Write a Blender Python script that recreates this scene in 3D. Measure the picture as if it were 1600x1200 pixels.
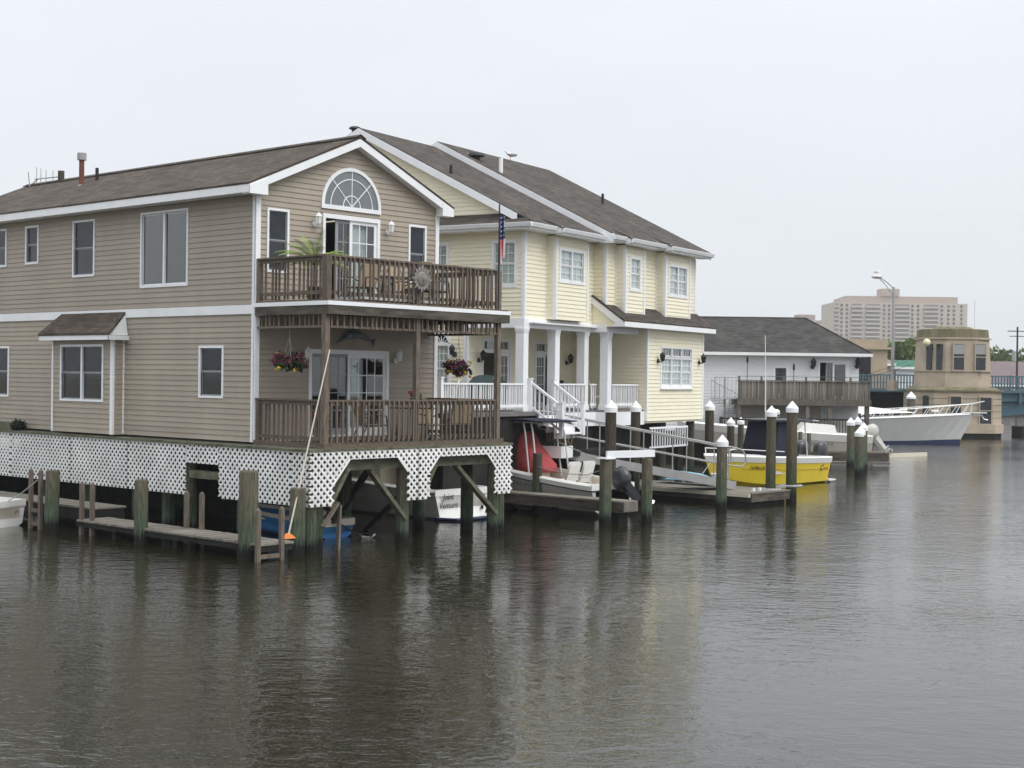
import bpy, math, random
from mathutils import Vector, Matrix
R = math.radians
random.seed(7)
scene = bpy.context.scene
for o in list(bpy.data.objects): bpy.data.objects.remove(o)

# ---------------------------------------------------------------- camera
cd = bpy.data.cameras.new('camera'); cam = bpy.data.objects.new('camera', cd); scene.collection.objects.link(cam)
cd.sensor_width = 36.0; cd.lens = 36.0 * 2308 / 1600; cd.clip_start = 0.1; cd.clip_end = 6000
YAW, PITCH, ROLL = .73449, -.0039927, .0130695
fw = Vector((math.cos(YAW)*math.cos(PITCH), math.sin(YAW)*math.cos(PITCH), math.sin(PITCH)))
rt = Vector((math.sin(YAW), -math.cos(YAW), 0)); up = rt.cross(fw)
r2 = rt*math.cos(ROLL) + up*math.sin(ROLL); u2 = -rt*math.sin(ROLL) + up*math.cos(ROLL)
mw = Matrix.Identity(4)
for i in range(3): mw[i][0] = r2[i]; mw[i][1] = u2[i]; mw[i][2] = -fw[i]
mw.translation = Vector((-21.2, -27.1, 3.85)); cam.matrix_world = mw
scene.camera = cam

# ---------------------------------------------------------------- sky, sun, exposure
SUN_EL, SUN_AZ = R(52), R(-82)          # azimuth of the sun measured from +X towards +Y
wd = bpy.data.worlds.new('World'); scene.world = wd; wd.use_nodes = True
nt = wd.node_tree; nt.nodes.clear()
out = nt.nodes.new('ShaderNodeOutputWorld'); bg = nt.nodes.new('ShaderNodeBackground')
sky = nt.nodes.new('ShaderNodeTexSky'); sky.sky_type = 'NISHITA'; sky.sun_disc = False
sky.sun_elevation = SUN_EL; sky.sun_rotation = R(90) - SUN_AZ
sky.air_density = 1.0; sky.dust_density = 3.0
tc = nt.nodes.new('ShaderNodeTexCoord'); sp = nt.nodes.new('ShaderNodeSeparateXYZ')
nt.links.new(tc.outputs['Generated'], sp.inputs[0])
cl = nt.nodes.new('ShaderNodeMapRange'); cl.inputs[1].default_value = 0; cl.inputs[2].default_value = 1
cl.inputs[3].default_value = 7.55; cl.inputs[4].default_value = 17.5
pz = nt.nodes.new('ShaderNodeMath'); pz.operation = 'POWER'; pz.use_clamp = True; pz.inputs[1].default_value = 1.75
za = nt.nodes.new('ShaderNodeMath'); za.operation = 'MAXIMUM'; za.inputs[1].default_value = 0; nt.links.new(sp.outputs['Z'], za.inputs[0])
nt.links.new(za.outputs[0], pz.inputs[0]); nt.links.new(pz.outputs[0], cl.inputs[0])
nz = nt.nodes.new('ShaderNodeTexNoise'); nz.inputs['Scale'].default_value = 2.2; nz.inputs['Detail'].default_value = 4
mpn = nt.nodes.new('ShaderNodeMapping'); mpn.inputs['Scale'].default_value = (1, 1, 3.0)
nt.links.new(tc.outputs['Generated'], mpn.inputs[0]); nt.links.new(mpn.outputs[0], nz.inputs['Vector'])
nr = nt.nodes.new('ShaderNodeMapRange'); nr.inputs[1].default_value = .3; nr.inputs[2].default_value = .7
nr.inputs[3].default_value = .95; nr.inputs[4].default_value = 1.035
nt.links.new(nz.outputs['Fac'], nr.inputs[0])
mu = nt.nodes.new('ShaderNodeMath'); mu.operation = 'MULTIPLY'
nt.links.new(cl.outputs[0], mu.inputs[0]); nt.links.new(nr.outputs[0], mu.inputs[1])
cc = nt.nodes.new('ShaderNodeMix'); cc.data_type = 'RGBA'; cc.blend_type = 'MULTIPLY'; cc.inputs[0].default_value = 1
cc.inputs[6].default_value = (.945, .985, 1.035, 1); nt.links.new(mu.outputs[0], cc.inputs[7])
mx = nt.nodes.new('ShaderNodeMix'); mx.data_type = 'RGBA'; mx.inputs[0].default_value = .94
nt.links.new(sky.outputs[0], mx.inputs[6]); nt.links.new(cc.outputs[2], mx.inputs[7])
nt.links.new(mx.outputs[2], bg.inputs[0]); bg.inputs[1].default_value = 0.1
nt.links.new(bg.outputs[0], out.inputs[0])
sd = bpy.data.lights.new('sun', 'SUN'); sd.energy = 1.5; sd.angle = R(40); sd.color = (1, .97, .93)
sun = bpy.data.objects.new('sun', sd); scene.collection.objects.link(sun)
sv = Vector((math.cos(SUN_EL)*math.cos(SUN_AZ), math.cos(SUN_EL)*math.sin(SUN_AZ), math.sin(SUN_EL)))
sun.rotation_euler = sv.to_track_quat('Z', 'Y').to_euler(); sun.location = (0, -20, 40)
vs = scene.view_settings; vs.view_transform = 'Standard'; vs.look = 'None'; vs.exposure = 0.28; vs.gamma = 1; vs.use_curve_mapping = False

# ---------------------------------------------------------------- helpers
COL = scene.collection
class MB:
    """collects shapes; world=True parent T (unrotated Empty) -> coordinates given in world space"""
    def __init__(s, T=None): s.v = []; s.f = []; s.o = Vector(T.location) if T else Vector((0, 0, 0))
    def add(s, vs, fs):
        n = len(s.v); s.v += [tuple(Vector(p) - s.o) for p in vs]; s.f += [tuple(i + n for i in f) for f in fs]; return s
    def hexa(s, p):   # 8 points: bottom 0-3 ccw, top 4-7
        return s.add(p, [(3, 2, 1, 0), (4, 5, 6, 7), (0, 1, 5, 4), (1, 2, 6, 5), (2, 3, 7, 6), (3, 0, 4, 7)])
    def box(s, x0, x1, y0, y1, z0, z1):
        return s.hexa([(x0, y0, z0), (x1, y0, z0), (x1, y1, z0), (x0, y1, z0), (x0, y0, z1), (x1, y0, z1), (x1, y1, z1), (x0, y1, z1)])
    def beam(s, p, q, w, h, upv=(0, 0, 1)):
        p = Vector(p); q = Vector(q); d = (q - p).normalized(); upv = Vector(upv)
        if abs(d.dot(upv)) > .98: upv = Vector((1, 0, 0))
        a = d.cross(upv).normalized() * w/2; b = a.cross(d).normalized() * h/2
        return s.hexa([p-a-b, p+a-b, q+a-b, q-a-b, p-a+b, p+a+b, q+a+b, q-a+b])
    def cyl(s, p, q, r0, r1=None, n=10):
        r1 = r0 if r1 is None else r1; p = Vector(p); q = Vector(q); d = (q - p).normalized()
        a = d.cross(Vector((0, 0, 1)) if abs(d.z) < .9 else Vector((1, 0, 0))).normalized(); b = d.cross(a)
        vs = []
        for c, r in ((p, r0), (q, r1)):
            for i in range(n): t = 2*math.pi*i/n; vs.append(c + a*math.cos(t)*r + b*math.sin(t)*r)
        fs = [(i, (i+1) % n, n+(i+1) % n, n+i) for i in range(n)] + [tuple(range(n-1, -1, -1)), tuple(range(n, 2*n))]
        return s.add(vs, fs)
    def tube(s, pts, r, n=6):
        for p, q in zip(pts[:-1], pts[1:]): s.cyl(p, q, r, r, n)
        return s
    def lathe(s, c, prof, n=12):
        c = Vector(c); vs = []; k = len(prof)
        for r, z in prof:
            for i in range(n): t = 2*math.pi*i/n; vs.append(c + Vector((math.cos(t)*r, math.sin(t)*r, z)))
        fs = [(j*n+i, j*n+(i+1) % n, (j+1)*n+(i+1) % n, (j+1)*n+i) for j in range(k-1) for i in range(n)]
        fs += [tuple(range(n-1, -1, -1)), tuple((k-1)*n+i for i in range(n))]
        return s.add(vs, fs)
    def prism(s, pts, vec):
        n = len(pts); vec = Vector(vec); pts = [Vector(p) for p in pts]
        return s.add(pts + [p + vec for p in pts], [tuple(range(n-1, -1, -1)), tuple(range(n, 2*n))] + [(i, (i+1) % n, n+(i+1) % n, n+i) for i in range(n)])
    def loft(s, secs, closed=False, cap0=False, cap1=False):
        n = len(secs[0]); vs = [p for sc in secs for p in sc]; m = n if closed else n-1
        fs = [(j*n+i, j*n+(i+1) % n, (j+1)*n+(i+1) % n, (j+1)*n+i) for j in range(len(secs)-1) for i in range(m)]
        if cap0: fs.append(tuple(range(n-1, -1, -1)))
        if cap1: fs.append(tuple((len(secs)-1)*n+i for i in range(n)))
        return s.add(vs, fs)
    def ell(s, c, rx, ry, rz, nu=10, nv=7):
        c = Vector(c); secs = []
        for j in range(nv+1):
            t = math.pi*j/nv
            secs.append([c + Vector((rx*math.sin(t)*math.cos(2*math.pi*i/nu), ry*math.sin(t)*math.sin(2*math.pi*i/nu), -rz*math.cos(t))) for i in range(nu)])
        return s.loft(secs, True)
    def build(s, name, m, parent=None, smooth=False, kind=None, label=None):
        me = bpy.data.meshes.new(name); me.from_pydata(s.v, [], s.f); me.materials.append(m)
        if smooth: me.polygons.foreach_set('use_smooth', [True]*len(me.polygons))
        me.update(); o = bpy.data.objects.new(name, me); COL.objects.link(o)
        if parent: o.parent = parent
        if kind: o['kind'] = kind
        if label: o['label'] = label
        return o
def thing(name, label, cat, loc=(0, 0, 0), rz=0, group=None):
    o = bpy.data.objects.new(name, None); COL.objects.link(o); o.location = loc; o.rotation_euler = (0, 0, rz)
    o.empty_display_size = .2; o['label'] = label; o['category'] = cat
    if group: o['group'] = group
    return o
def copy_tree(o, parent=None):
    c = o.copy(); COL.objects.link(c)
    if parent: c.parent = parent
    for ch in o.children: copy_tree(ch, c)
    return c
def struct(o): o['kind'] = 'structure'; return o
class Wall:
    """vertical wall frame: s along the wall, t outward, z up"""
    def __init__(s, o, d, n): s.o = Vector((o[0], o[1], 0)); s.d = Vector((d[0], d[1], 0)); s.n = Vector((n[0], n[1], 0))
    def p(s, a, t, z): return s.o + s.d*a + s.n*t + Vector((0, 0, z))
    def box(s, mb, a0, a1, t0, t1, z0, z1):
        return mb.hexa([s.p(a0, t1, z0), s.p(a1, t1, z0), s.p(a1, t0, z0), s.p(a0, t0, z0), s.p(a0, t1, z1), s.p(a1, t1, z1), s.p(a1, t0, z1), s.p(a0, t0, z1)])

# ---------------------------------------------------------------- materials
def newmat(name):
    m = bpy.data.materials.new(name); m.use_nodes = True; t = m.node_tree; b = t.nodes['Principled BSDF']; return m, t, b
def col4(c): return (c[0], c[1], c[2], 1)
def mk(name, c, rough=.6, var=.12, scale=4, stretch=(1, 1, 1), bump=0, bscale=None, metal=0, spec=.4, rnd=0, c2=None, detail=5):
    m, t, b = newmat(name); b.inputs['Roughness'].default_value = rough; b.inputs['Metallic'].default_value = metal
    b.inputs['Specular IOR Level'].default_value = spec
    tc = t.nodes.new('ShaderNodeTexCoord'); mp = t.nodes.new('ShaderNodeMapping'); mp.inputs['Scale'].default_value = stretch
    t.links.new(tc.outputs['Object'], mp.inputs[0])
    n = t.nodes.new('ShaderNodeTexNoise'); n.inputs['Scale'].default_value = scale; n.inputs['Detail'].default_value = detail; n.inputs['Roughness'].default_value = .62
    t.links.new(mp.outputs[0], n.inputs['Vector'])
    mr = t.nodes.new('ShaderNodeMapRange'); mr.inputs[1].default_value = .3; mr.inputs[2].default_value = .7
    t.links.new(n.outputs['Fac'], mr.inputs[0])
    mix = t.nodes.new('ShaderNodeMix'); mix.data_type = 'RGBA'; t.links.new(mr.outputs[0], mix.inputs[0])
    lo = [x*(1-var) for x in c]; hi = [min(1, x*(1+var)) for x in c] if c2 is None else c2
    mix.inputs[6].default_value = col4(lo); mix.inputs[7].default_value = col4(hi)
    src = mix.outputs[2]
    if rnd:
        oi = t.nodes.new('ShaderNodeObjectInfo'); rr = t.nodes.new('ShaderNodeMapRange'); rr.inputs[3].default_value = 1-rnd; rr.inputs[4].default_value = 1+rnd
        t.links.new(oi.outputs['Random'], rr.inputs[0])
        m2 = t.nodes.new('ShaderNodeMix'); m2.data_type = 'RGBA'; m2.blend_type = 'MULTIPLY'; m2.inputs[0].default_value = 1
        t.links.new(src, m2.inputs[6]); t.links.new(rr.outputs[0], m2.inputs[7]); src = m2.outputs[2]
    t.links.new(src, b.inputs['Base Color'])
    if bump:
        n2 = t.nodes.new('ShaderNodeTexNoise'); n2.inputs['Scale'].default_value = bscale or scale*3; n2.inputs['Detail'].default_value = 6
        t.links.new(mp.outputs[0], n2.inputs['Vector'])
        bp = t.nodes.new('ShaderNodeBump'); bp.inputs['Strength'].default_value = bump; bp.inputs['Distance'].default_value = .02
        t.links.new(n2.outputs['Fac'], bp.inputs['Height']); t.links.new(bp.outputs[0], b.inputs['Normal'])
    m['_src'] = ''; return m
def glassmat(name, tint=(.55, .6, .62), f0=.1):
    m = bpy.data.materials.new(name); m.use_nodes = True; t = m.node_tree; t.nodes.clear()
    o = t.nodes.new('ShaderNodeOutputMaterial'); g = t.nodes.new('ShaderNodeBsdfGlossy'); g.inputs['Roughness'].default_value = .02
    tr = t.nodes.new('ShaderNodeBsdfTransparent'); tr.inputs[0].default_value = col4(tint)
    lw = t.nodes.new('ShaderNodeLayerWeight'); pw = t.nodes.new('ShaderNodeMath'); pw.operation = 'POWER'; pw.inputs[1].default_value = 4.0; t.links.new(lw.outputs['Facing'], pw.inputs[0])
    f = t.nodes.new('ShaderNodeMath'); f.operation = 'MULTIPLY_ADD'; f.inputs[1].default_value = 1-f0; f.inputs[2].default_value = f0; t.links.new(pw.outputs[0], f.inputs[0]); mx = t.nodes.new('ShaderNodeMixShader')
    ns = t.nodes.new('ShaderNodeTexNoise'); ns.inputs['Scale'].default_value = 1.1; ns.inputs['Detail'].default_value = 1
    tcc = t.nodes.new('ShaderNodeTexCoord'); t.links.new(tcc.outputs['Object'], ns.inputs['Vector'])
    bp = t.nodes.new('ShaderNodeBump'); bp.inputs['Strength'].default_value = .06; bp.inputs['Distance'].default_value = .05
    t.links.new(ns.outputs['Fac'], bp.inputs['Height']); t.links.new(bp.outputs[0], g.inputs['Normal'])
    t.links.new(f.outputs[0], mx.inputs[0]); t.links.new(tr.outputs[0], mx.inputs[1]); t.links.new(g.outputs[0], mx.inputs[2]); t.links.new(mx.outputs[0], o.inputs[0])
    return m
def shinglemat(name, c, along='X', sl=1.0):
    """courses run along the object's X or Y axis; height coordinate follows Z"""
    m, t, b = newmat(name); b.inputs['Roughness'].default_value = .9; b.inputs['Specular IOR Level'].default_value = .2
    tc = t.nodes.new('ShaderNodeTexCoord'); sp = t.nodes.new('ShaderNodeSeparateXYZ'); t.links.new(tc.outputs['Object'], sp.inputs[0])
    cb = t.nodes.new('ShaderNodeCombineXYZ'); t.links.new(sp.outputs[along], cb.inputs[0])
    ml = t.nodes.new('ShaderNodeMath'); ml.operation = 'MULTIPLY'; ml.inputs[1].default_value = sl; t.links.new(sp.outputs['Z'], ml.inputs[0]); t.links.new(ml.outputs[0], cb.inputs[1])
    br = t.nodes.new('ShaderNodeTexBrick'); br.inputs['Scale'].default_value = 1; br.inputs['Brick Width'].default_value = .3; br.inputs['Row Height'].default_value = .145
    br.inputs['Mortar Size'].default_value = .009; br.inputs['Mortar Smooth'].default_value = .4; br.inputs['Bias'].default_value = 0
    br.inputs['Color1'].default_value = col4([x*.72 for x in c]); br.inputs['Color2'].default_value = col4([x*1.3 for x in c]); br.inputs['Mortar'].default_value = col4([x*.45 for x in c])
    t.links.new(cb.outputs[0], br.inputs['Vector'])
    n = t.nodes.new('ShaderNodeTexNoise'); n.inputs['Scale'].default_value = 1.1; n.inputs['Detail'].default_value = 8; t.links.new(tc.outputs['Object'], n.inputs['Vector'])
    mr = t.nodes.new('ShaderNodeMapRange'); mr.inputs[1].default_value = .3; mr.inputs[2].default_value = .7; mr.inputs[3].default_value = .78; mr.inputs[4].default_value = 1.2
    t.links.new(n.outputs['Fac'], mr.inputs[0])
    m2 = t.nodes.new('ShaderNodeMix'); m2.data_type = 'RGBA'; m2.blend_type = 'MULTIPLY'; m2.inputs[0].default_value = 1
    t.links.new(br.outputs[0], m2.inputs[6]); t.links.new(mr.outputs[0], m2.inputs[7]); t.links.new(m2.outputs[2], b.inputs['Base Color'])
    bp = t.nodes.new('ShaderNodeBump'); bp.inputs['Strength'].default_value = .5; bp.inputs['Distance'].default_value = .012; bp.invert = True
    t.links.new(br.outputs['Fac'], bp.inputs['Height']); t.links.new(bp.outputs[0], b.inputs['Normal'])
    return m
def pilemat(name, base, green):
    """weathered timber, algae growing in the tidal zone, black wet band at the water"""
    m, t, b = newmat(name); b.inputs['Roughness'].default_value = .8; b.inputs['Specular IOR Level'].default_value = .25
    tc = t.nodes.new('ShaderNodeTexCoord'); mp = t.nodes.new('ShaderNodeMapping'); mp.inputs['Scale'].default_value = (16, 16, 1.1)
    t.links.new(tc.outputs['Object'], mp.inputs[0])
    n = t.nodes.new('ShaderNodeTexNoise'); n.inputs['Scale'].default_value = 1.6; n.inputs['Detail'].default_value = 7; n.inputs['Roughness'].default_value = .65
    t.links.new(mp.outputs[0], n.inputs['Vector'])
    ge = t.nodes.new('ShaderNodeNewGeometry'); sp = t.nodes.new('ShaderNodeSeparateXYZ'); t.links.new(ge.outputs['Position'], sp.inputs[0])
    ad = t.nodes.new('ShaderNodeMath'); ad.operation = 'MULTIPLY_ADD'; ad.inputs[1].default_value = .7; t.links.new(n.outputs['Fac'], ad.inputs[0]); 
    t.links.new(sp.outputs['Z'], ad.inputs[2])
    r = t.nodes.new('ShaderNodeValToRGB'); t.links.new(ad.outputs[0], r.inputs[0]); e = r.color_ramp.elements
    mr = t.nodes.new('ShaderNodeMapRange'); mr.inputs[1].default_value = 0; mr.inputs[2].default_value = 3.0; t.links.new(ad.outputs[0], mr.inputs[0]); t.links.new(mr.outputs[0], r.inputs[0])
    e[0].position = .17; e[0].color = (.010, .011, .009, 1); e[1].position = .235; e[1].color = col4(green)
    for pos, c in ((.36, [green[0]*.8+base[0]*.2, green[1]*.8+base[1]*.2, green[2]*.7+base[2]*.2]), (.56, base), (.95, [x*1.15 for x in base])):
        k = e.new(pos); k.color = col4(c)
    n2 = t.nodes.new('ShaderNodeTexNoise'); n2.inputs['Scale'].default_value = 3; n2.inputs['Detail'].default_value = 8; t.links.new(mp.outputs[0], n2.inputs['Vector'])
    m3 = t.nodes.new('ShaderNodeMapRange'); m3.inputs[1].default_value = .3; m3.inputs[2].default_value = .7; m3.inputs[3].default_value = .5; m3.inputs[4].default_value = 1.45; t.links.new(n2.outputs['Fac'], m3.inputs[0])
    m2 = t.nodes.new('ShaderNodeMix'); m2.data_type = 'RGBA'; m2.blend_type = 'MULTIPLY'; m2.inputs[0].default_value = 1
    t.links.new(r.outputs[0], m2.inputs[6]); t.links.new(m3.outputs[0], m2.inputs[7]); t.links.new(m2.outputs[2], b.inputs['Base Color'])
    bp = t.nodes.new('ShaderNodeBump'); bp.inputs['Strength'].default_value = .8; bp.inputs['Distance'].default_value = .03; t.links.new(n2.outputs['Fac'], bp.inputs['Height']); t.links.new(bp.outputs[0], b.inputs['Normal'])
    return m
M = {}
M['beige'] = mk('beige vinyl siding', (.352, .303, .243), .55, .10, .9, (1, 1, .35), .06, 30, rnd=.05)
M['yellow'] = mk('pale yellow vinyl siding', (.85, .797, .615), .55, .05, 1.0, (1, 1, 4))
M['whitesiding'] = mk('white vinyl siding', (.74, .75, .76), .55, .06, 1.0, (1, 1, 4))
M['trim'] = mk('white painted trim', (.83, .84, .85), .45, .05, 2)
M['lattice'] = mk('white vinyl lattice', (.80, .80, .78), .45, .16, 1.1, rnd=.06)
M['deck'] = mk('weathered brown deck timber', (.155, .125, .098), .8, .4, 3.0, (7, 7, 1.2), .3, 20, spec=.2, rnd=.22)
M['deckflat'] = mk('weathered deck boards', (.13, .105, .08), .85, .35, 3, (2, 2, 8), .2, 20, spec=.2, rnd=.15)
M['grime'] = mk('damp stained timber fascia', (.075, .064, .055), .8, .5, 1.4, (1, 1, 5), .2, 20, c2=(.14, .125, .10), spec=.2)
M['greenwood'] = mk('mossy treated timber', (.115, .12, .075), .85, .45, 2.2, (1.5, 1.5, 3), .3, 16, c2=(.19, .19, .135), spec=.2, rnd=.12)
M['darkwood'] = mk('wet dark timber and shade', (.022, .021, .019), .8, .4, 3, spec=.2)  # dark timber; also colours the added shade panels under floors and bridge
M['dockwood'] = mk('grey dock planks', (.20, .185, .155), .85, .3, 3, (3, 3, 3), .3, 18, spec=.2, rnd=.18)
M['silver'] = mk('silvery weathered boards', (.155, .138, .12), .85, .35, 3, (5, 5, .8), .2, 18, spec=.2, rnd=.3)
M['pile'] = pilemat('weathered pile timber', (.125, .112, .08), (.072, .098, .066))
M['piledark'] = pilemat('dark creosoted pile', (.06, .05, .038), (.055, .085, .055))
M['pilemid'] = pilemat('brown weathered pile', (.095, .083, .055), (.05, .065, .035))
M['shingle_y'] = shinglemat('brown asphalt shingles', (.082, .066, .054), 'Y', 2.5)
M['shingle_x'] = shinglemat('grey brown asphalt shingles', (.075, .064, .055), 'X', 2.2)
M['shingle_w'] = shinglemat('charcoal asphalt shingles', (.058, .055, .051), 'X', 2.3)
M['glass'] = glassmat('window glass', (.88, .92, .92), .09); M['glass_sky'] = glassmat('sky reflecting glass', (.45, .5, .5), .17)
M['fanglass'] = mk('fanlight glass', (.15, .17, .18), .08, .15, 1.0, spec=.8)  # opaque pane, sky reflection put into its grey-blue base colour
M['darkglass'] = mk('dark window glass', (.016, .019, .025), .06, .5, 1.6, spec=.6)
M['screen'] = mk('insect screen over glass', (.020, .024, .035), .2, .35, 1.5, spec=.4)
M['curtain'] = mk('white curtain', (.85, .85, .81), .9, .12, 3, (9, 9, .3))
M['interior'] = mk('dark room interior', (.06, .055, .05), .9, .2, 2)
M['black'] = mk('black metal', (.015, .015, .017), .45, .2, 4)
M['navy'] = mk('navy canvas', (.011, .013, .032), .8, .2, 5, bump=.2)
M['steel'] = mk('polished tube', (.68, .68, .67), .3, .08, 4, metal=.3)
M['alu'] = mk('dull grey aluminium', (.35, .35, .34), .55, .12, 3, metal=.25)
M['gel'] = mk('white gelcoat', (.78, .78, .75), .25, .05, 1.5, spec=.6)
M['cream'] = mk('cream gelcoat', (.66, .61, .50), .35, .07, 1.5, spec=.5)
M['yachthull'] = mk('off white yacht hull', (.62, .62, .60), .25, .05, 1.0, spec=.6)
M['sash'] = mk('grey window sash', (.30, .31, .32), .5, .08, 3)
M['hullgrey'] = mk('pale grey hull paint', (.50, .49, .45), .3, .07, 1.5, spec=.5)
M['yellowhull'] = mk('bright yellow gelcoat', (.80, .60, .035), .25, .06, 1.2, spec=.6)
M['bluehull'] = mk('blue painted hull', (.04, .20, .47), .4, .2, 2)
M['red'] = mk('faded red canvas', (.36, .06, .062), .85, .25, 2.5, bump=.6, bscale=5)
M['engine'] = mk('charcoal outboard cowling', (.035, .037, .042), .3, .15, 3, spec=.6)
M['tan'] = mk('tan sling fabric', (.33, .25, .17), .85, .1, 8)
M['rope'] = mk('grey rope', (.35, .35, .34), .9, .2, 20)
M['concrete'] = mk('stained tan concrete', (.42, .35, .265), .85, .2, .5, (1, 1, 1.6), .15, 8, spec=.2)
M['moss'] = mk('mossy stained parapet concrete', (.30, .25, .17), .9, .2, 1.3, (1.6, 1.6, .25), .15, 8, c2=(.10, .105, .05), spec=.2)
M['bridge'] = mk('blue bridge paint', (.075, .15, .19), .6, .15, 1.5)
M['apt'] = mk('pale concrete tower', (.43, .375, .305), .85, .06, .05)
M['tanwall'] = mk('tan rendered wall', (.40, .32, .23), .85, .1, .5)
M['globe'] = mk('cream lamp globe', (.75, .68, .45), .3, .05, 3)
M['leaf'] = mk('green foliage', (.09, .145, .034), .7, .4, .5, rnd=.1, c2=(.17, .235, .07))
M['palm'] = mk('palm frond green', (.22, .31, .06), .6, .3, 6)
M['flower'] = mk('magenta petals', (.30, .025, .07), .6, .5, 30, c2=(.12, .012, .07))
M['flowery'] = mk('yellow petals', (.72, .52, .03), .6, .2, 20)
M['orange'] = mk('orange plastic', (.72, .20, .03), .5, .1, 5)
M['ink'] = mk('dark lettering', (.012, .012, .014), .5, .1, 5)
M['bluestripe'] = mk('blue stripe paint', (.014, .02, .07), .35, .1, 3)
M['rust'] = mk('rust brown flue pipe', (.17, .065, .045), .8, .3, 3)
M['ground'] = mk('sandy ground', (.20, .18, .13), .95, .3, .3, bump=.3)
M['bulkhead'] = mk('dark timber bulkhead', (.032, .028, .024), .85, .4, 1.2, (3, 3, .6), .3, spec=.2)
# ================================================================ setting: water and land
def watermat():
    m, t, b = newmat('canal water'); L = t.links.new; N = t.nodes.new
    b.inputs['Base Color'].default_value = (.015, .0142, .0065, 1); b.inputs['Roughness'].default_value = .05; b.inputs['IOR'].default_value = 1.5
    ge = N('ShaderNodeNewGeometry'); 
    def noise(scale, stretch, detail, rot=0):
        mp = N('ShaderNodeMapping'); mp.vector_type = 'TEXTURE'; mp.inputs['Scale'].default_value = stretch; mp.inputs['Rotation'].default_value = (0, 0, rot); L(ge.outputs['Position'], mp.inputs[0])
        n = N('ShaderNodeTexNoise'); n.inputs['Scale'].default_value = scale; n.inputs['Detail'].default_value = detail; n.inputs['Roughness'].default_value = .55; n.inputs['Distortion'].default_value = .4
        L(mp.outputs[0], n.inputs['Vector']); return n.outputs['Fac']
    a = noise(4.6, (1, 1.8, 1), 3, R(30)); c = noise(1.3, (1, 1.7, 1), 2, R(55)); d = noise(13.0, (1, 1.5, 1), 2, R(35))
    def mad(x, k, y=None):
        q = N('ShaderNodeMath'); q.operation = 'MULTIPLY_ADD'; L(x, q.inputs[0]); q.inputs[1].default_value = k
        if y is None: q.inputs[2].default_value = 0
        else: L(y, q.inputs[2])
        return q.outputs[0]
    h = mad(a, .8, mad(c, 1.0, mad(d, .28)))
    # gusts: ripples are stronger in some patches than in others
    mp = N('ShaderNodeMapping'); mp.inputs['Scale'].default_value = (.11, .11, 1); L(ge.outputs['Position'], mp.inputs[0])
    n = N('ShaderNodeTexNoise'); n.inputs['Scale'].default_value = 1; n.inputs['Detail'].default_value = 3; L(mp.outputs[0], n.inputs['Vector'])
    mr = N('ShaderNodeMapRange'); mr.inputs[1].default_value = .35; mr.inputs[2].default_value = .65; mr.inputs[3].default_value = .55; mr.inputs[4].default_value = 1.5; L(n.outputs['Fac'], mr.inputs[0])
    ml = N('ShaderNodeMath'); ml.operation = 'MULTIPLY'; L(h, ml.inputs[0]); L(mr.outputs[0], ml.inputs[1])
    bp = N('ShaderNodeBump'); bp.inputs['Strength'].default_value = 1.0; bp.inputs['Distance'].default_value = .016
    L(ml.outputs[0], bp.inputs['Height']); L(bp.outputs[0], b.inputs['Normal'])
    return m
M['water'] = watermat()
w = MB(); w.add([(-3000, -3000, 0), (4000, -3000, 0), (4000, 4000, 0), (-3000, 4000, 0)], [(0, 1, 2, 3)]); struct(w.build('water', M['water']))
shore = [(-900, 60), (-80, 30), (-20, 17), (6.3, 15), (9.6, 9), (10.6, 5.8), (24.5, 8.4), (31, 13), (37.5, 20.5), (46.5, 12.5), (50, 17), (58, 30), (72, 38), (84, 46), (125, 56), (170, 52), (300, 25), (3000, -500), (3000, 3500), (-900, 3500)]
g = MB(); g.add([(x, y, 1.35) for x, y in shore], [tuple(range(len(shore)))]); struct(g.build('ground', M['ground']))
bk = MB()
for i in range(len(shore)-3):
    p, q = Vector((*shore[i], 0)), Vector((*shore[i+1], 0)); dd = (q-p).normalized(); nn = Vector((dd.y, -dd.x, 0))*.12
    bk.hexa([p+Vector((0, 0, -1)), q+Vector((0, 0, -1)), q-nn+Vector((0, 0, -1)), p-nn+Vector((0, 0, -1)), p+Vector((0, 0, 1.5)), q+Vector((0, 0, 1.5)), q-nn+Vector((0, 0, 1.5)), p-nn+Vector((0, 0, 1.5))])
struct(bk.build('bulkhead', M['bulkhead']))

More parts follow.
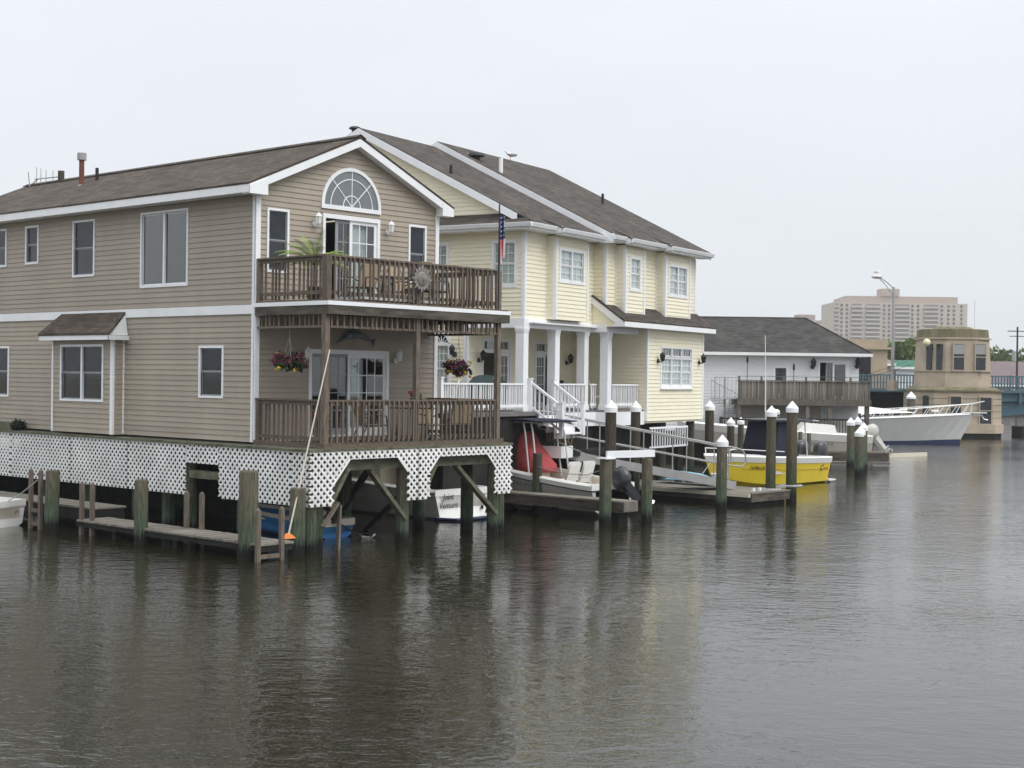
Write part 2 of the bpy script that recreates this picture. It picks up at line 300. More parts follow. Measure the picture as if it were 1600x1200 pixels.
# ================================================================ wall, window and door builders
def siding(parent, wall, z0, z1, rng, holes, m, course=.127, individual=False, name='wall'):
    """clapboards; rng(z) -> (s0, s1); holes (s0, s1, z0, z1)"""
    sheath = MB(); pieces = []; z = z0
    while z < z1 - 1e-3:
        zb = min(z + course, z1); segs = [None]; a0, a1 = rng((z+zb)/2); cuts = [h for h in holes if h[2] < zb - 1e-4 and h[3] > z + 1e-4]
        if a1 - a0 > .02:
            cur = a0
            for h in sorted(cuts):
                if h[0] > cur: pieces.append((cur, min(h[0], a1), z, zb))
                if h[2] > z + .004: pieces.append((h[0], h[1], z, h[2]))
                if h[3] < zb - .004: pieces.append((h[0], h[1], h[3], zb))
                cur = max(cur, h[1])
            if cur < a1: pieces.append((cur, a1, z, zb))
        z = zb
    if individual:      # long courses are made of shorter lengths butted together
        cut = []
        for s0, s1, za, zb in pieces:
            if s1-s0 > 5: x = s0+(s1-s0)*random.uniform(.35, .65); cut += [(s0, x, za, zb), (x, s1, za, zb)]
            else: cut.append((s0, s1, za, zb))
        pieces = cut
    joined = MB()
    for s0, s1, za, zb in pieces: wall.box(sheath, s0, s1, -.06, -.004, za, zb)
    wo = sheath.build(name, m, parent)
    for s0, s1, za, zb in pieces:
        b = MB() if individual else joined
        # the lower edge stands proud of the board below; ends follow sloping gables
        lo0, lo1 = rng(za); hi0, hi1 = rng(zb); mid = rng((za+zb)/2)
        e0b, e0t = (lo0, hi0) if abs(s0-mid[0]) < 1e-6 else (s0, s0)
        e1b, e1t = (lo1, hi1) if abs(s1-mid[1]) < 1e-6 else (s1, s1)
        j = .0015
        P = wall.p
        b.hexa([P(e0b+j, .021, za), P(e1b-j, .021, za), P(e1b-j, 0, za), P(e0b+j, 0, za), P(e0t+j, .004, zb), P(e1t-j, .004, zb), P(e1t-j, 0, zb), P(e0t+j, 0, zb)])
        if individual: b.build('siding_board', m, wo)
    if not individual: joined.build('siding', m, wo, kind='stuff')
    return wo
def window(parent, wall, s0, s1, z0, z1, lights=1, hung=True, grid=None, glass='glass', trim=.055, screen=False, curtain=None, proud=.035, sill=False, name='window', reveal=.05):
    """frame with a trim band around it, sashes, panes; grid=(cols, rows) muntins in each sash"""
    f = MB()
    for a, b, c, d in ((s0-trim, s0, z0-trim, z1+trim), (s1, s1+trim, z0-trim, z1+trim), (s0, s1, z1, z1+trim), (s0, s1, z0-trim, z0)): wall.box(f, a, b, -.05, proud, c, d)
    if sill: wall.box(f, s0-trim-.03, s1+trim+.03, -.02, proud+.05, z0-trim-.05, z0-trim)
    fo = f.build(name, M['trim'], parent); w1 = (s1-s0)/lights; sf = .024 if screen else .03
    for i in range(lights):
        a, b = s0+i*w1, s0+(i+1)*w1
        if i: mm = MB(); wall.box(mm, a-.035, a+.035, -.04, proud-.008, z0, z1); mm.build('mullion', M['trim'], fo)
        zs = [(z0, (z0+z1)/2), ((z0+z1)/2, z1)] if hung else [(z0, z1)]
        for k, (c, d) in enumerate(zs):
            t = -.03 if (hung and k == 0) else -.012
            sa = MB()
            for e in ((a, a+sf, c, d), (b-sf, b, c, d), (a+sf, b-sf, d-sf, d), (a+sf, b-sf, c, c+sf*1.3)): wall.box(sa, e[0], e[1], t-.02, t, e[2], e[3])
            if grid:
                for q in range(1, grid[0]): x = a+sf+(b-a-2*sf)*q/grid[0]; wall.box(sa, x-.011, x+.011, t-.016, t-.003, c+sf*1.3, d-sf)
                for q in range(1, grid[1]): zz = c+sf*1.3+(d-c-2.3*sf)*q/grid[1]; wall.box(sa, a+sf, b-sf, t-.0155, t-.0035, zz-.011, zz+.011)
            sa.build('sash', M['sash'] if screen else M['trim'], fo)
            g = MB(); wall.box(g, a+sf, b-sf, t-.011, t-.008, c+sf*1.3, d-sf)
            g.build('pane', M['screen'] if (screen and k == 1) else M[glass], fo)
    if curtain:
        cu = MB(); n = 26
        for a, b in curtain:
            pts = [wall.p(s0+(s1-s0)*(a+(b-a)*i/n), -.06+.008*math.sin(i*2.3), z0) for i in range(n+1)]
            cu.loft([pts, [p+Vector((0, 0, z1-z0)) for p in pts]])
        cu.build('curtain', M['curtain'], fo)
    return fo
def slider(parent, wall, s0, s1, z0, z1, trim=.08, opened=False, curtain=None, cols=3, rows=4):
    f = MB()
    for a, b, c, d in ((s0, s0+trim, z0, z1), (s1-trim, s1, z0, z1), (s0+trim, s1-trim, z1-trim*1.3, z1), (s0+trim, s1-trim, z0, z0+.05)): wall.box(f, a, b, -.06, .04, c, d)
    fo = f.build('sliding_door', M['trim'], parent); mid = (s0+s1)/2
    for k, (a, b, t) in enumerate(((s0+trim, mid+.04, -.035), (mid-.04, s1-trim, -.002))):
        if opened and k == 0: a += .42*(b-a)
        fr = .085; c, d = z0+.05, z1-trim*1.3
        sa = MB()
        for e in ((a, a+fr, c, d), (b-fr, b, c, d), (a+fr, b-fr, d-fr, d), (a+fr, b-fr, c, c+.16)): wall.box(sa, e[0], e[1], t-.025, t, e[2], e[3])
        nc = 2 if (opened and k == 0) else cols
        for q in range(1, nc): x = a+fr+(b-a-2*fr)*q/nc; wall.box(sa, x-.011, x+.011, t-.018, t-.006, c+.16, d-fr)
        for q in range(1, rows): zz = c+.16+(d-c-.16-fr)*q/rows; wall.box(sa, a+fr, b-fr, t-.0175, t-.0065, zz-.011, zz+.011)
        po = sa.build('door_panel', M['trim'] if k else mk_shaded_frame, fo)
        g = MB(); wall.box(g, a+fr, b-fr, t-.014, t-.011, c+.16, d-fr); g.build('pane', M['glass'], fo)
    if curtain:
        cu = MB(); n = 22
        for a, b in curtain:
            pts = [wall.p(s0+(s1-s0)*(a+(b-a)*i/n), -.11+.03*math.sin(i*2.1), z0+.05) for i in range(n+1)]
            cu.loft([pts, [p+Vector((0, 0, z1-z0-.2)) for p in pts]])
        cu.build('curtain', M['curtain'], fo)
    return fo
mk_shaded_frame = mk('shaded white door frame', (.30, .30, .34), .5, .05, 3)  # rear sliding panel: white frame with shade put into the colour
def lantern(parent, wall, s, z, m, t0=.02, k=1.0):
    o = MB(); P = wall.p
    o.cyl(P(s, t0, z-.05*k), P(s, t0+.03, z-.05*k), .07*k, .07*k, 10); o.tube([P(s, t0+.03, z-.05*k), P(s, t0+.10*k, z-.10*k), P(s, t0+.16*k, z-.05*k)], .014*k, 6)
    lo = o.build('lantern', m, parent)
    c = P(s, t0+.16*k, z); h = MB(); h.lathe(c, [(.03*k, -.06*k), (.06*k, -.05*k), (.062*k, -.03*k)], 6); h.lathe(c, [(.095*k, .13*k), (.055*k, .19*k), (.012*k, .22*k), (.015*k, .25*k)], 6)
    for i in range(6): a = i*math.pi/3; h.cyl(c+Vector((.058*k*math.cos(a), .058*k*math.sin(a), -.04*k)), c+Vector((.085*k*math.cos(a), .085*k*math.sin(a), .14*k)), .007*k, .007*k, 4)
    h.build('lantern_cage', m, lo)
    gl = MB(); gl.lathe(c, [(.05*k, -.035*k), (.075*k, .13*k)], 6); gl.build('lantern_glass', M['gel'] if m is M['trim'] else M['darkglass'], lo)
    return lo
def rail(parent, p0, p1, z0, z1, m, pitch=.155, w=.04, side=0, topw=.13, drop=.0, mname='baluster', toph=.04, bottom=True, inner=True):
    """a straight railing run in the parent's frame: top cap, rails and single balusters (shared mesh)"""
    p0 = Vector((*p0, 0)); p1 = Vector((*p1, 0)); d = p1-p0; L = d.length; d.normalize(); n = Vector((d.y, -d.x, 0)); Z = lambda z: Vector((0, 0, z))
    t = MB(); t.beam(p0+Z(z1-toph/2), p1+Z(z1-toph/2), topw, toph)
    if inner: t.beam(p0+Z(z1-toph-.045), p1+Z(z1-toph-.045), .035, .085)
    if bottom: t.beam(p0+Z(z0+.10), p1+Z(z0+.10), .035, .08)
    ro = t.build('railing', m, parent)
    k = max(1, round(L/pitch)); me = None
    for i in range(k):
        c = p0+d*(L*(i+.5)/k)+n*side
        if me is None:
            b = MB(); b.box(-w/2, w/2, -w/2, w/2, z0-drop, z1-toph-.002); o = b.build(mname, m, ro); me = o.data
        else: o = bpy.data.objects.new(mname, me); COL.objects.link(o); o.parent = ro
        o.location = c; o.rotation_euler = (0, random.uniform(-.008, .008), math.atan2(d.y, d.x))
    return ro

# ================================================================ beige house
BH = thing('beige_house', 'two storey beige sided house on white lattice base with two brown decks', 'house')
WL = Wall((0, 0), (0, 1), (-1, 0))      # long wall, s = y
WG = Wall((0, 0), (1, 0), (0, -1))      # gable wall, s = x
LEN, WID = 15.0, 5.85
RX, RZ, SL = 2.92, 9.62, .432           # ridge, roof slope
flo = MB(); flo.box(.05, WID, .05, LEN, 2.12, 2.28); flo.box(.1, WID-.1, .1, LEN-.1, 5.2, 5.38); flo.build('floor_slab', M['interior'], BH)
bw = MB(); bw.box(WID-.06, WID, .06, LEN, 2.2, 8.1); bw.box(0, WID, LEN-.06, LEN, 2.2, 8.1); bw.box(.1, WID-.1, 5.2, 5.26, 2.2, 8.0); bw.build('rear_wall', M['beige'], BH)
bay = (5.3, 8.14)
hl = [(2.66, 4.55, 6.03, 7.80), (6.74, 7.68, 6.41, 7.79), (9.50, 10.08, 6.85, 7.79), (11.2, 11.8, 6.83, 7.79), (13.6, 14.3, 6.5, 7.79), (1.21, 2.06, 3.34, 4.47), (bay[0]+.05, bay[1]-.05, 2.3, 5.2), (11.0, 12.0, 3.2, 4.5)]
siding(BH, WL, 2.3, 8.04, lambda z: (.0, LEN), hl, M['beige'], individual=True, name='side_wall')
window(BH, WL, *hl[0], lights=2, hung=False, glass='glass_sky')
window(BH, WL, *hl[1], screen=True, glass='darkglass'); window(BH, WL, *hl[2], screen=True, glass='darkglass'); window(BH, WL, *hl[3], screen=True, glass='darkglass')
window(BH, WL, *hl[4], screen=True, glass='darkglass'); window(BH, WL, *hl[5], screen=True, glass='darkglass'); window(BH, WL, *hl[7], screen=True, glass='darkglass')
tr = MB(); WL.box(tr, -.0, LEN, -.01, .045, 5.25, 5.46); tr.build('band_board', M['trim'], BH)
tr = MB(); WL.box(tr, -.005, .10, -.01, .04, 2.3, 8.04); tr.build('corner_board', M['trim'], BH)
tr = MB(); WG.box(tr, -.04, .09, -.01, .04, 2.3, 8.04); tr.build('corner_board', M['trim'], BH)
tr = MB(); WG.box(tr, WID-.09, WID+.03, -.01, .04, 2.3, 8.02); tr.build('corner_board', M['trim'], BH)
# box bay with its little roof
WBf = Wall((-.3, 0), (0, 1), (-1, 0)); WBs = Wall((0, bay[0]), (-1, 0), (0, -1))
bw_ = (5.80, 7.72, 3.16, 4.52)
siding(BH, WBf, 2.3, 4.8, lambda z: (bay[0]+.02, bay[1]), [bw_], M['beige'], individual=True, name='bay_front')
siding(BH, WBs, 2.3, 5.2, lambda z: (.0, .28), [], M['beige'], name='bay_side')
window(BH, WBf, *bw_, lights=2, glass='darkglass', screen=True)
for a, t0 in ((bay[0]-.005, 0), (bay[1]-.02, 0)):
    tr = MB(); WBf.box(tr, a, a+.13 if a < 6 else a+.07, -.31, .03, 2.29, 4.8); tr.build('corner_board', M['trim'], BH)
tr = MB(); WBs.box(tr, -.0, .05, .0, .035, 2.31, 5.2); tr.build('corner_board', M['trim'], BH)
rf = MB(); rf.prism([(-.62, 5.02, 4.80), (-.02, 5.22, 5.36), (-.02, 8.2, 5.36), (-.62, 8.4, 4.80)], (0, 0, .06)); ro = rf.build('bay_roof', M['shingle_y'], BH)
tr = MB(); tr.box(-.6, -.57, 5.05, 8.37, 4.68, 4.80); tr.box(-.6, -.0, 5.07, 5.10, 4.68, 4.79); tr.prism([(-.57, 5.105, 4.80), (-.03, 5.105, 4.80), (-.03, 5.205, 5.33)], (0, .03, 0)); tr.box(-.58, -.04, 5.1, 8.33, 4.69, 4.72); tr.build('bay_fascia', M['trim'], ro)
# gable end
roofz = lambda x: RZ-.13 - SL*abs(x-RX)
def grng(z):
    if z <= roofz(0)-.0: a0, a1 = 0.0, WID
    else: d = (RZ-.13-z)/SL; a0, a1 = RX-d, RX+d
    return max(a0, 0), min(a1, WID)
hg = [(.34, .88, 6.28, 7.66), (4.86, 5.38, 6.28, 7.66), (1.96, 3.81, 5.56, 7.74), (1.59, 4.17, 2.38, 4.48)]
siding(BH, WG, 2.3, RZ-.16, grng, hg, M['beige'], individual=True, name='gable_wall')
window(BH, WG, *hg[0], screen=True, glass='darkglass'); window(BH, WG, *hg[1], screen=True, glass='darkglass')
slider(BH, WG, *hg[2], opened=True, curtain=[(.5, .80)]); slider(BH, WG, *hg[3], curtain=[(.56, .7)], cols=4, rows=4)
# half round fanlight
cx, cz, ra, rb = 2.865, 7.96, .96, .95
fan = MB(); n = 28
ring = lambda k, z0=0: [(cx+ra*k*math.cos(math.pi*i/n), cz+rb*k*math.sin(math.pi*i/n)+z0) for i in range(n+1)]
def arc(mb, k0, k1, t0, t1):
    A, B = ring(k0), ring(k1)
    for i in range(n): mb.hexa([WG.p(A[i][0], t1, A[i][1]), WG.p(B[i][0], t1, B[i][1]), WG.p(B[i][0], t0, B[i][1]), WG.p(A[i][0], t0, A[i][1]), WG.p(A[i+1][0], t1, A[i+1][1]), WG.p(B[i+1][0], t1, B[i+1][1]), WG.p(B[i+1][0], t0, B[i+1][1]), WG.p(A[i+1][0], t0, A[i+1][1])])
arc(fan, .91, 1.0, .0, .05); WG.box(fan, cx-ra, cx+ra, .0, .055, cz-.10, cz)
fo = fan.build('fanlight_window', M['trim'], BH)
mu_ = MB(); arc(mu_, .275, .30, .028, .04); arc(mu_, .69, .715, .028, .04)
for a in (R(45), R(90), R(135)): mu_.beam(WG.p(cx, .034, cz), WG.p(cx+ra*.92*math.cos(a), .034, cz+rb*.92*math.sin(a)), .022, .010, (0, 1, 0))
mu_.build('muntin', M['trim'], fo)
pn = MB(); pn.add([WG.p(x, .026, z) for x, z in ring(.93)], [tuple(range(n+1))]); pn.build('pane', M['fanglass'], fo)
for s, z, m in ((1.70, 7.50, M['trim']), (4.06, 7.50, M['trim']), (1.43, 4.30, M['trim']), (4.40, 4.30, M['trim'])): lantern(BH, WG, s, z, m, k=.95)
# roof
GO = -.25
EL, ER = -.42, WID+.32
zl = RZ-SL*(RX-EL); zr = RZ-SL*(ER-RX)
rf = MB(); rf.prism([(EL-.03, GO-.02, zl-.01), (RX, GO-.02, RZ), (RX, GO-.02, RZ+.05), (EL-.03, GO-.02, zl+.035)], (0, LEN+.5, 0)); rf.prism([(RX, GO-.02, RZ), (ER+.03, GO-.02, zr-.01), (ER+.03, GO-.02, zr+.035), (RX, GO-.02, RZ+.05)], (0, LEN+.5, 0))
ro = rf.build('roof', M['shingle_y'], BH)
cap = MB(); cap.prism([(RX-.17, GO-.03, RZ-.005), (RX, GO-.03, RZ+.075), (RX+.17, GO-.03, RZ-.005), (RX+.17, GO-.03, RZ+.02), (RX, GO-.03, RZ+.10), (RX-.17, GO-.03, RZ+.02)], (0, LEN+.5, 0)); cap.build('ridge_cap', M['shingle_y'], ro)
fs = MB(); fs.box(EL-.02, EL+.01, GO, LEN+.2, zl-.19, zl-.012); fs.build('eave_fascia', M['trim'], ro)
fs = MB(); fs.box(EL+.012, -.03, GO+.03, LEN+.2, zl-.18, zl-.15); fs.build('soffit', M['trim'], ro)
for xe, ze in ((EL, zl), (ER, zr)):
    rk = MB(); rk.hexa([(xe, GO-.01, ze-.20), (RX, GO-.01, RZ-.20), (RX, GO+.03, RZ-.20), (xe, GO+.03, ze-.20), (xe, GO-.01, ze-.01), (RX, GO-.01, RZ-.01), (RX, GO+.03, RZ-.01), (xe, GO+.03, ze-.01)]); rk.build('rake_board', M['trim'], ro)
    e1 = xe; e2 = xe+(.52 if xe < 0 else -.40)
    rk = MB(); zz = ze-.215
    pts = [(e1, GO-.03, zz), (e2, GO-.03, zz), (e2, GO-.03, ze+SL*abs(e2-e1)-.05), (e1, GO-.03, ze-.03)]
    if xe > 0: pts.reverse()
    rk.prism(pts, (0, .26, 0)); rk.build('eave_return', M['trim'], ro)
sf = MB(); sf.hexa([(EL, GO+.03, zl-.185), (RX, GO+.03, RZ-.185), (RX, 0, RZ-.185), (EL, 0, zl-.185), (EL, GO+.03, zl-.155), (RX, GO+.03, RZ-.155), (RX, 0, RZ-.155), (EL, 0, zl-.155)]); sf.hexa([(RX, GO+.03, RZ-.185), (ER, GO+.03, zr-.185), (ER, 0, zr-.185), (RX, 0, RZ-.185), (RX, GO+.03, RZ-.155), (ER, GO+.03, zr-.155), (ER, 0, zr-.155), (RX, 0, RZ-.155)]); sf.build('soffit', M['trim'], ro)
pp = MB(); pp.cyl((1.9, 10.47, 9.0), (1.9, 10.47, 9.95), .075, .075, 10); pp = pp.build('flue_pipe', M['rust'], ro)
q = MB(); q.lathe((1.9, 10.47, 9.93), [(.13, 0), (.13, .2), (.07, .21)], 10); q.lathe((1.9, 10.47, 9.12), [(.17, 0), (.1, .08), (.09, .1)], 10); q.build('flue_cap', M['alu'], pp)
q = MB(); q.cyl((2.23, 10.2, 9.2), (2.23, 10.2, 9.72), .05, .05, 8); q.build('vent_pipe', M['black'], ro)
q = MB(); q.cyl((2.83, 13.12, 9.4), (2.83, 13.12, 9.95), .10, .10, 8); q = q.build('antenna_mast', M['grime'], ro)
an = MB(); an.tube([(2.83, 13.12, 9.78), (2.75, 14.5, 9.80)], .018, 5)
for i, k in enumerate((13.5, 13.9, 14.2, 14.45)): an.cyl((2.78, k, 9.79-.2-.06*i), (2.78, k, 9.79+.2+.06*i), .012, .012, 4)
an.tube([(2.75, 14.3, 9.8), (2.75, 14.8, 9.6), (2.75, 14.9, 10.05)], .02, 4); an.build('antenna', M['alu'], q)

# platform, ledge and lattice skirt
pf = MB(); pf.box(-.5, 6.05, -2.56, 0, 2.19, 2.245); pf.box(-.5, -.0, 0, LEN, 2.19, 2.245); pf.box(.0, 6.0, -2.52, LEN, 2.0, 2.19); lp = pf.build('platform', M['greenwood'], BH)
rim = MB(); rim.box(-.04, 5.75, -2.5, -2.46, 2.245, 2.36); rim.box(-.04, 0, -2.46, -.02, 2.245, 2.36); rim.build('rim_joist', M['deckflat'], lp)
for i in range(17): 
    b = MB(); b.box(-.02, 5.7, -2.46+i*.145, -2.46+i*.145+.138, 2.245, 2.285); b.build('deck_board', M['deckflat'], lp)
SLW, PIT = .053, .170
def clip(poly, a, b):
    """part of segment a-b inside a convex ccw polygon (2D)"""
    t0, t1 = 0, 1; d = (b[0]-a[0], b[1]-a[1]); n = len(poly)
    for i in range(n):
        p, q = poly[i], poly[(i+1) % n]; nx, nz = -(q[1]-p[1]), q[0]-p[0]
        num = (a[0]-p[0])*nx+(a[1]-p[1])*nz; den = d[0]*nx+d[1]*nz
        if abs(den) < 1e-9:
            if num < 0: return None
            continue
        t = -num/den
        if den > 0: t0 = max(t0, t)
        else: t1 = min(t1, t)
    if t1-t0 < 1e-4: return None
    return ((a[0]+d[0]*t0, a[1]+d[1]*t0), (a[0]+d[0]*t1, a[1]+d[1]*t1))
def lattice(parent, wall, polys, individual=True):
    """crossed slats clipped to a panel made of convex pieces"""
    S = [p[0] for q in polys for p in q]; Zs = [p[1] for q in polys for p in q]; s0, s1, z0, z1 = min(S), max(S), min(Zs), max(Zs)
    back = MB(); wall.box(back, s0, s0+.028, -.05, -.02, z0+.1, z1); wall.box(back, s1-.028, s1, -.05, -.02, z0+.1, z1); wall.box(back, s0, s1, -.05, -.02, z1-.06, z1-.001); 
    po = back.build('lattice_panel', M['greenwood'], parent); joined = MB(); H = z1-z0
    for sg in (1, -1):
        k = 0; x = s0-(H if sg > 0 else 0)+PIT*.5
        while x < s1+(0 if sg > 0 else H):
            a, b = (x, z0), (x+sg*H, z1)
            runs = []
            for q in polys:
                c = clip(q, a, b)
                if c: runs.append(sorted([c[0], c[1]], key=lambda p: p[1]))
            runs.sort(key=lambda r: r[0][1]); mer = []
            for r in runs:
                if mer and abs(mer[-1][1][1]-r[0][1]) < .01: mer[-1][1] = r[1]
                else: mer.append(r)
            for r in mer:
                if r[1][1]-r[0][1] < .03: continue
                m = MB() if individual else joined; t = 0 if sg > 0 else .009
                h = SLW/2*1.414   # cut level at both ends
                (xa, za), (xb, zb) = r
                m.hexa([wall.p(xa-h, t+.008, za), wall.p(xa+h, t+.008, za), wall.p(xa+h, t, za), wall.p(xa-h, t, za), wall.p(xb-h, t+.008, zb), wall.p(xb+h, t+.008, zb), wall.p(xb+h, t, zb), wall.p(xb-h, t, zb)])
                if individual: m.build('slat', M['lattice'], po)
            x += PIT
    if not individual: joined.build('slats', M['lattice'], po, kind='stuff')
    return po
LTf = Wall((0, -2.53), (1, 0), (0, -1)); LTs = Wall((-.45, 0), (0, 1), (-1, 0))
rc = lambda a, b, c, d: [(a, c), (b, c), (b, d), (a, d)]
ZT, ZB = 2.235, 1.0
lattice(BH, LTf, [rc(-.46, .21, ZB, 2.0), [(.21, 1.48), (.21, 2.0), (.66, 2.0)][::-1], rc(-.46, 2.8, 2.0, ZT), [(2.16, 2.0), (2.46, 2.0), (2.46, 1.68)][::-1], rc(2.46, 2.8, ZB, 2.0)])
lattice(BH, LTf, [rc(2.8, 3.17, ZB, 1.98), [(3.17, 1.66), (3.17, 1.98), (3.46, 1.98)][::-1], rc(2.8, 6.02, 1.98, ZT), [(5.16, 1.98), (5.42, 1.98), (5.42, 1.70)][::-1], rc(5.42, 6.02, ZB, 1.98)])
lattice(BH, LTs, [rc(-2.50, -1.93, ZB, ZT)]); lattice(BH, LTs, [rc(-1.92, .68, ZB, ZT)]); lattice(BH, LTs, [rc(.69, 1.98, 1.76, ZT)]); lattice(BH, LTs, [rc(1.99, 4.4, ZB, ZT)])
lattice(BH, LTs, [rc(4.41, 7.0, ZB, ZT)], False); lattice(BH, LTs, [rc(7.01, 10.0, ZB, ZT)], False); lattice(BH, LTs, [rc(10.01, 14.9, ZB, ZT)], False)
# framing under the front deck: header, knee braces
def brace(name, *a): b = MB(); b.beam(*a); return b.build(name, M['greenwood'], BH)
brace('header_beam', (-.3, -2.3, 1.86), (6.0, -2.3, 1.86), .09, .24); brace('header_beam', (-.3, -.1, 1.86), (6.0, -.1, 1.86), .09, .24)
for x0, x1 in ((.2, .75), (3.0, 3.5)): brace('knee_brace', (x0, -2.36, .95), (x1, -2.36, 1.8), .09, .16, (0, 1, 0))
brace('knee_brace', (2.6, -2.30, .55), (1.5, -2.28, 1.72), .09, .17, (0, 1, 0)); brace('knee_brace', (5.7, -2.30, .5), (4.3, -2.28, 1.72), .09, .17, (0, 1, 0))
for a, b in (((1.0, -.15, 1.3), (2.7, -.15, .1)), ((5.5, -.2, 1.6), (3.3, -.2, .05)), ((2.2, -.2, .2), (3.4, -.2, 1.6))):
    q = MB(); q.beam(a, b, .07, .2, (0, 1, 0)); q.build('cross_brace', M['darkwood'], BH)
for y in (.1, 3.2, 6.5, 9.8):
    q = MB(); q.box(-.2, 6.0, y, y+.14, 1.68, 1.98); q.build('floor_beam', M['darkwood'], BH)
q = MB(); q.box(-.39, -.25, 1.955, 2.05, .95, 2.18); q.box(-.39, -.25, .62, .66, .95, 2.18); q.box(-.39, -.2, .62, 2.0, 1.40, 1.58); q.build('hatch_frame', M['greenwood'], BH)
q = MB(); q.box(3.3, 3.4, 3.4, LEN, -.6, 1.98); q.build('under_floor_shade_panel', M['darkwood'], BH)  # added near-black panel standing for the shade under the house
for a, b in (((.20, 1.47), (.68, 2.02)), ((2.14, 2.02), (2.47, 1.67)), ((3.16, 1.65), (3.47, 2.0)), ((5.14, 2.0), (5.43, 1.69))):
    q = MB(); q.beam(LTf.p(a[0], .014, a[1]), LTf.p(b[0], .014, b[1]), .05, .012, (0, 1, 0)); q.build('edge_slat', M['lattice'], BH)
# house piles
def pile(parent, x, y, z1, r=.15, m='pile', name='pile', lean=0):
    p = MB(); k = 12; secs = []
    for z in (-.8, 0, .5*z1, .98*z1, z1):
        rr = r*(1.04-.05*z/max(z1, 1))*(1 if z < z1 else .93)
        secs.append([(x+lean*z+rr*(1+.05*math.sin(3*i+x*7))*math.cos(2*math.pi*i/k), y+rr*(1+.05*math.cos(2*i+y*5))*math.sin(2*math.pi*i/k), z) for i in range(k)])
    p.loft(secs, True, True, True); return p.build(name, M[m], parent, smooth=False)
for x, y, m in ((2.62, -2.2, 'pile'), (5.72, -2.2, 'pile'), (6.08, -2.05, 'pile'), (5.78, -1.25, 'piledark'), (.05, -2.15, 'pile'), (-.25, -2.3, 'pile'), (2.7, -.1, 'piledark'), (5.6, .3, 'piledark'), (0, .35, 'pile'), (.0, 2.4, 'pile'), (.0, 4.6, 'pile'), (.0, 3.3, 'piledark'), (0, 6.8, 'piledark'), (0, 9, 'piledark'), (2.7, 3.2, 'piledark'), (2.7, 6.5, 'piledark'), (5.6, 3.2, 'piledark'), (5.6, 6.5, 'piledark')):
    pile(BH, x, y, 2.0, .15 if m == 'pile' else .16, m)

# decks: upper and lower railing, frieze, posts
def post(x, y, z0, z1, w=.13): p = MB(); p.box(x-w/2, x+w/2, y-w/2, y+w/2, z0, z1); return p.build('post', M['deck'], BH)
YF = -2.42
post(.03, YF, 2.28, 5.22); post(2.80, YF, 2.28, 5.22, .12); post(5.58, YF, 2.28, 6.46, .12); post(.03, -.12, 2.28, 3.3, .09)
rail(BH, (.1, YF), (5.52, YF), 2.36, 3.32, M['deck'], drop=.02, side=.06, topw=.11); rail(BH, (.03, -.06), (.03, YF), 2.36, 3.32, M['deck'], drop=.02, side=-.06, topw=.11); rail(BH, (5.58, YF), (5.58, -.02), 2.36, 3.32, M['deck'], drop=.02, side=.06, topw=.11)
ud = MB(); ud.box(-.06, 5.86, -2.60, .0, 5.40, 5.49); uo = ud.build('upper_deck_edge', M['trim'], BH)
ud = MB(); ud.box(-.045, 5.84, -2.585, -2.50, 5.20, 5.40); ud.box(-.045, .04, -2.50, -.03, 5.20, 5.40); ud.box(5.76, 5.84, -2.5, -.03, 5.2, 5.40); ud.build('upper_deck_fascia', M['grime'], BH)
ud = MB(); ud.box(.04, 5.76, -2.5, -.03, 5.30, 5.39); ud.build('porch_ceiling', M['deckflat'], BH)
ud = MB(); ud.box(-.03, 5.80, -2.56, -.0, 5.492, 5.53); ud.build('upper_deck_floor', M['deckflat'], BH)
post(.03, YF-.02, 5.5, 6.50, .15); post(2.80, YF, 5.5, 6.46, .13); post(.03, -.10, 5.5, 6.45, .10)
rail(BH, (.1, YF), (5.52, YF), 5.58, 6.51, M['deck'], drop=.03, side=.06); rail(BH, (.03, -.06), (.03, YF), 5.58, 6.51, M['deck'], drop=.03, side=-.06); rail(BH, (5.58, YF), (5.58, -.02), 5.58, 6.51, M['deck'], drop=.03, side=.06)
for a, b, s in (((.1, YF), (2.74, YF), .03), ((2.86, YF), (5.52, YF), .03), ((.03, -.06), (.03, YF), -.03), ((5.58, YF), (5.58, -.02), .03)):
    rail(BH, a, b, 4.90, 5.235, M['deck'], pitch=.165, side=s, topw=.05, bottom=False, inner=False, mname='frieze_slat')
    t = MB(); t.beam((*a, 4.93), (*b, 4.93), .06, .05); t.build('frieze_rail', M['deck'], BH)
# mounted fish on the porch wall
fi = MB(); secs = []
for i, (s, z, h) in enumerate(((2.38, 4.63, .012), (2.5, 4.70, .03), (2.62, 4.77, .07), (2.8, 4.84, .10), (3.0, 4.87, .095), (3.2, 4.85, .075), (3.4, 4.79, .045), (3.55, 4.73, .018))):
    secs.append([WG.p(s, .09+.045*math.cos(a)*min(1, h/.06), z+h*math.sin(a)) for a in [2*math.pi*k/8 for k in range(8)]])
fi.loft(secs, True, True, True); fi.prism([WG.p(3.55, .085, 4.73), WG.p(3.70, .085, 4.80), WG.p(3.64, .085, 4.70), WG.p(3.58, .085, 4.56)], (0, .012, 0)); fi.prism([WG.p(2.7, .085, 4.88), WG.p(2.9, .085, 5.03), WG.p(3.3, .085, 4.88)], (0, .012, 0))
FT = thing('mounted_fish', 'dark blue mounted trophy fish on porch wall above lower sliding door', 'fish trophy')
fi.build('fish_body', mk('blue silver fish', (.03, .05, .075), .35, .4, 6, c2=(.22, .26, .27)), FT, smooth=True)
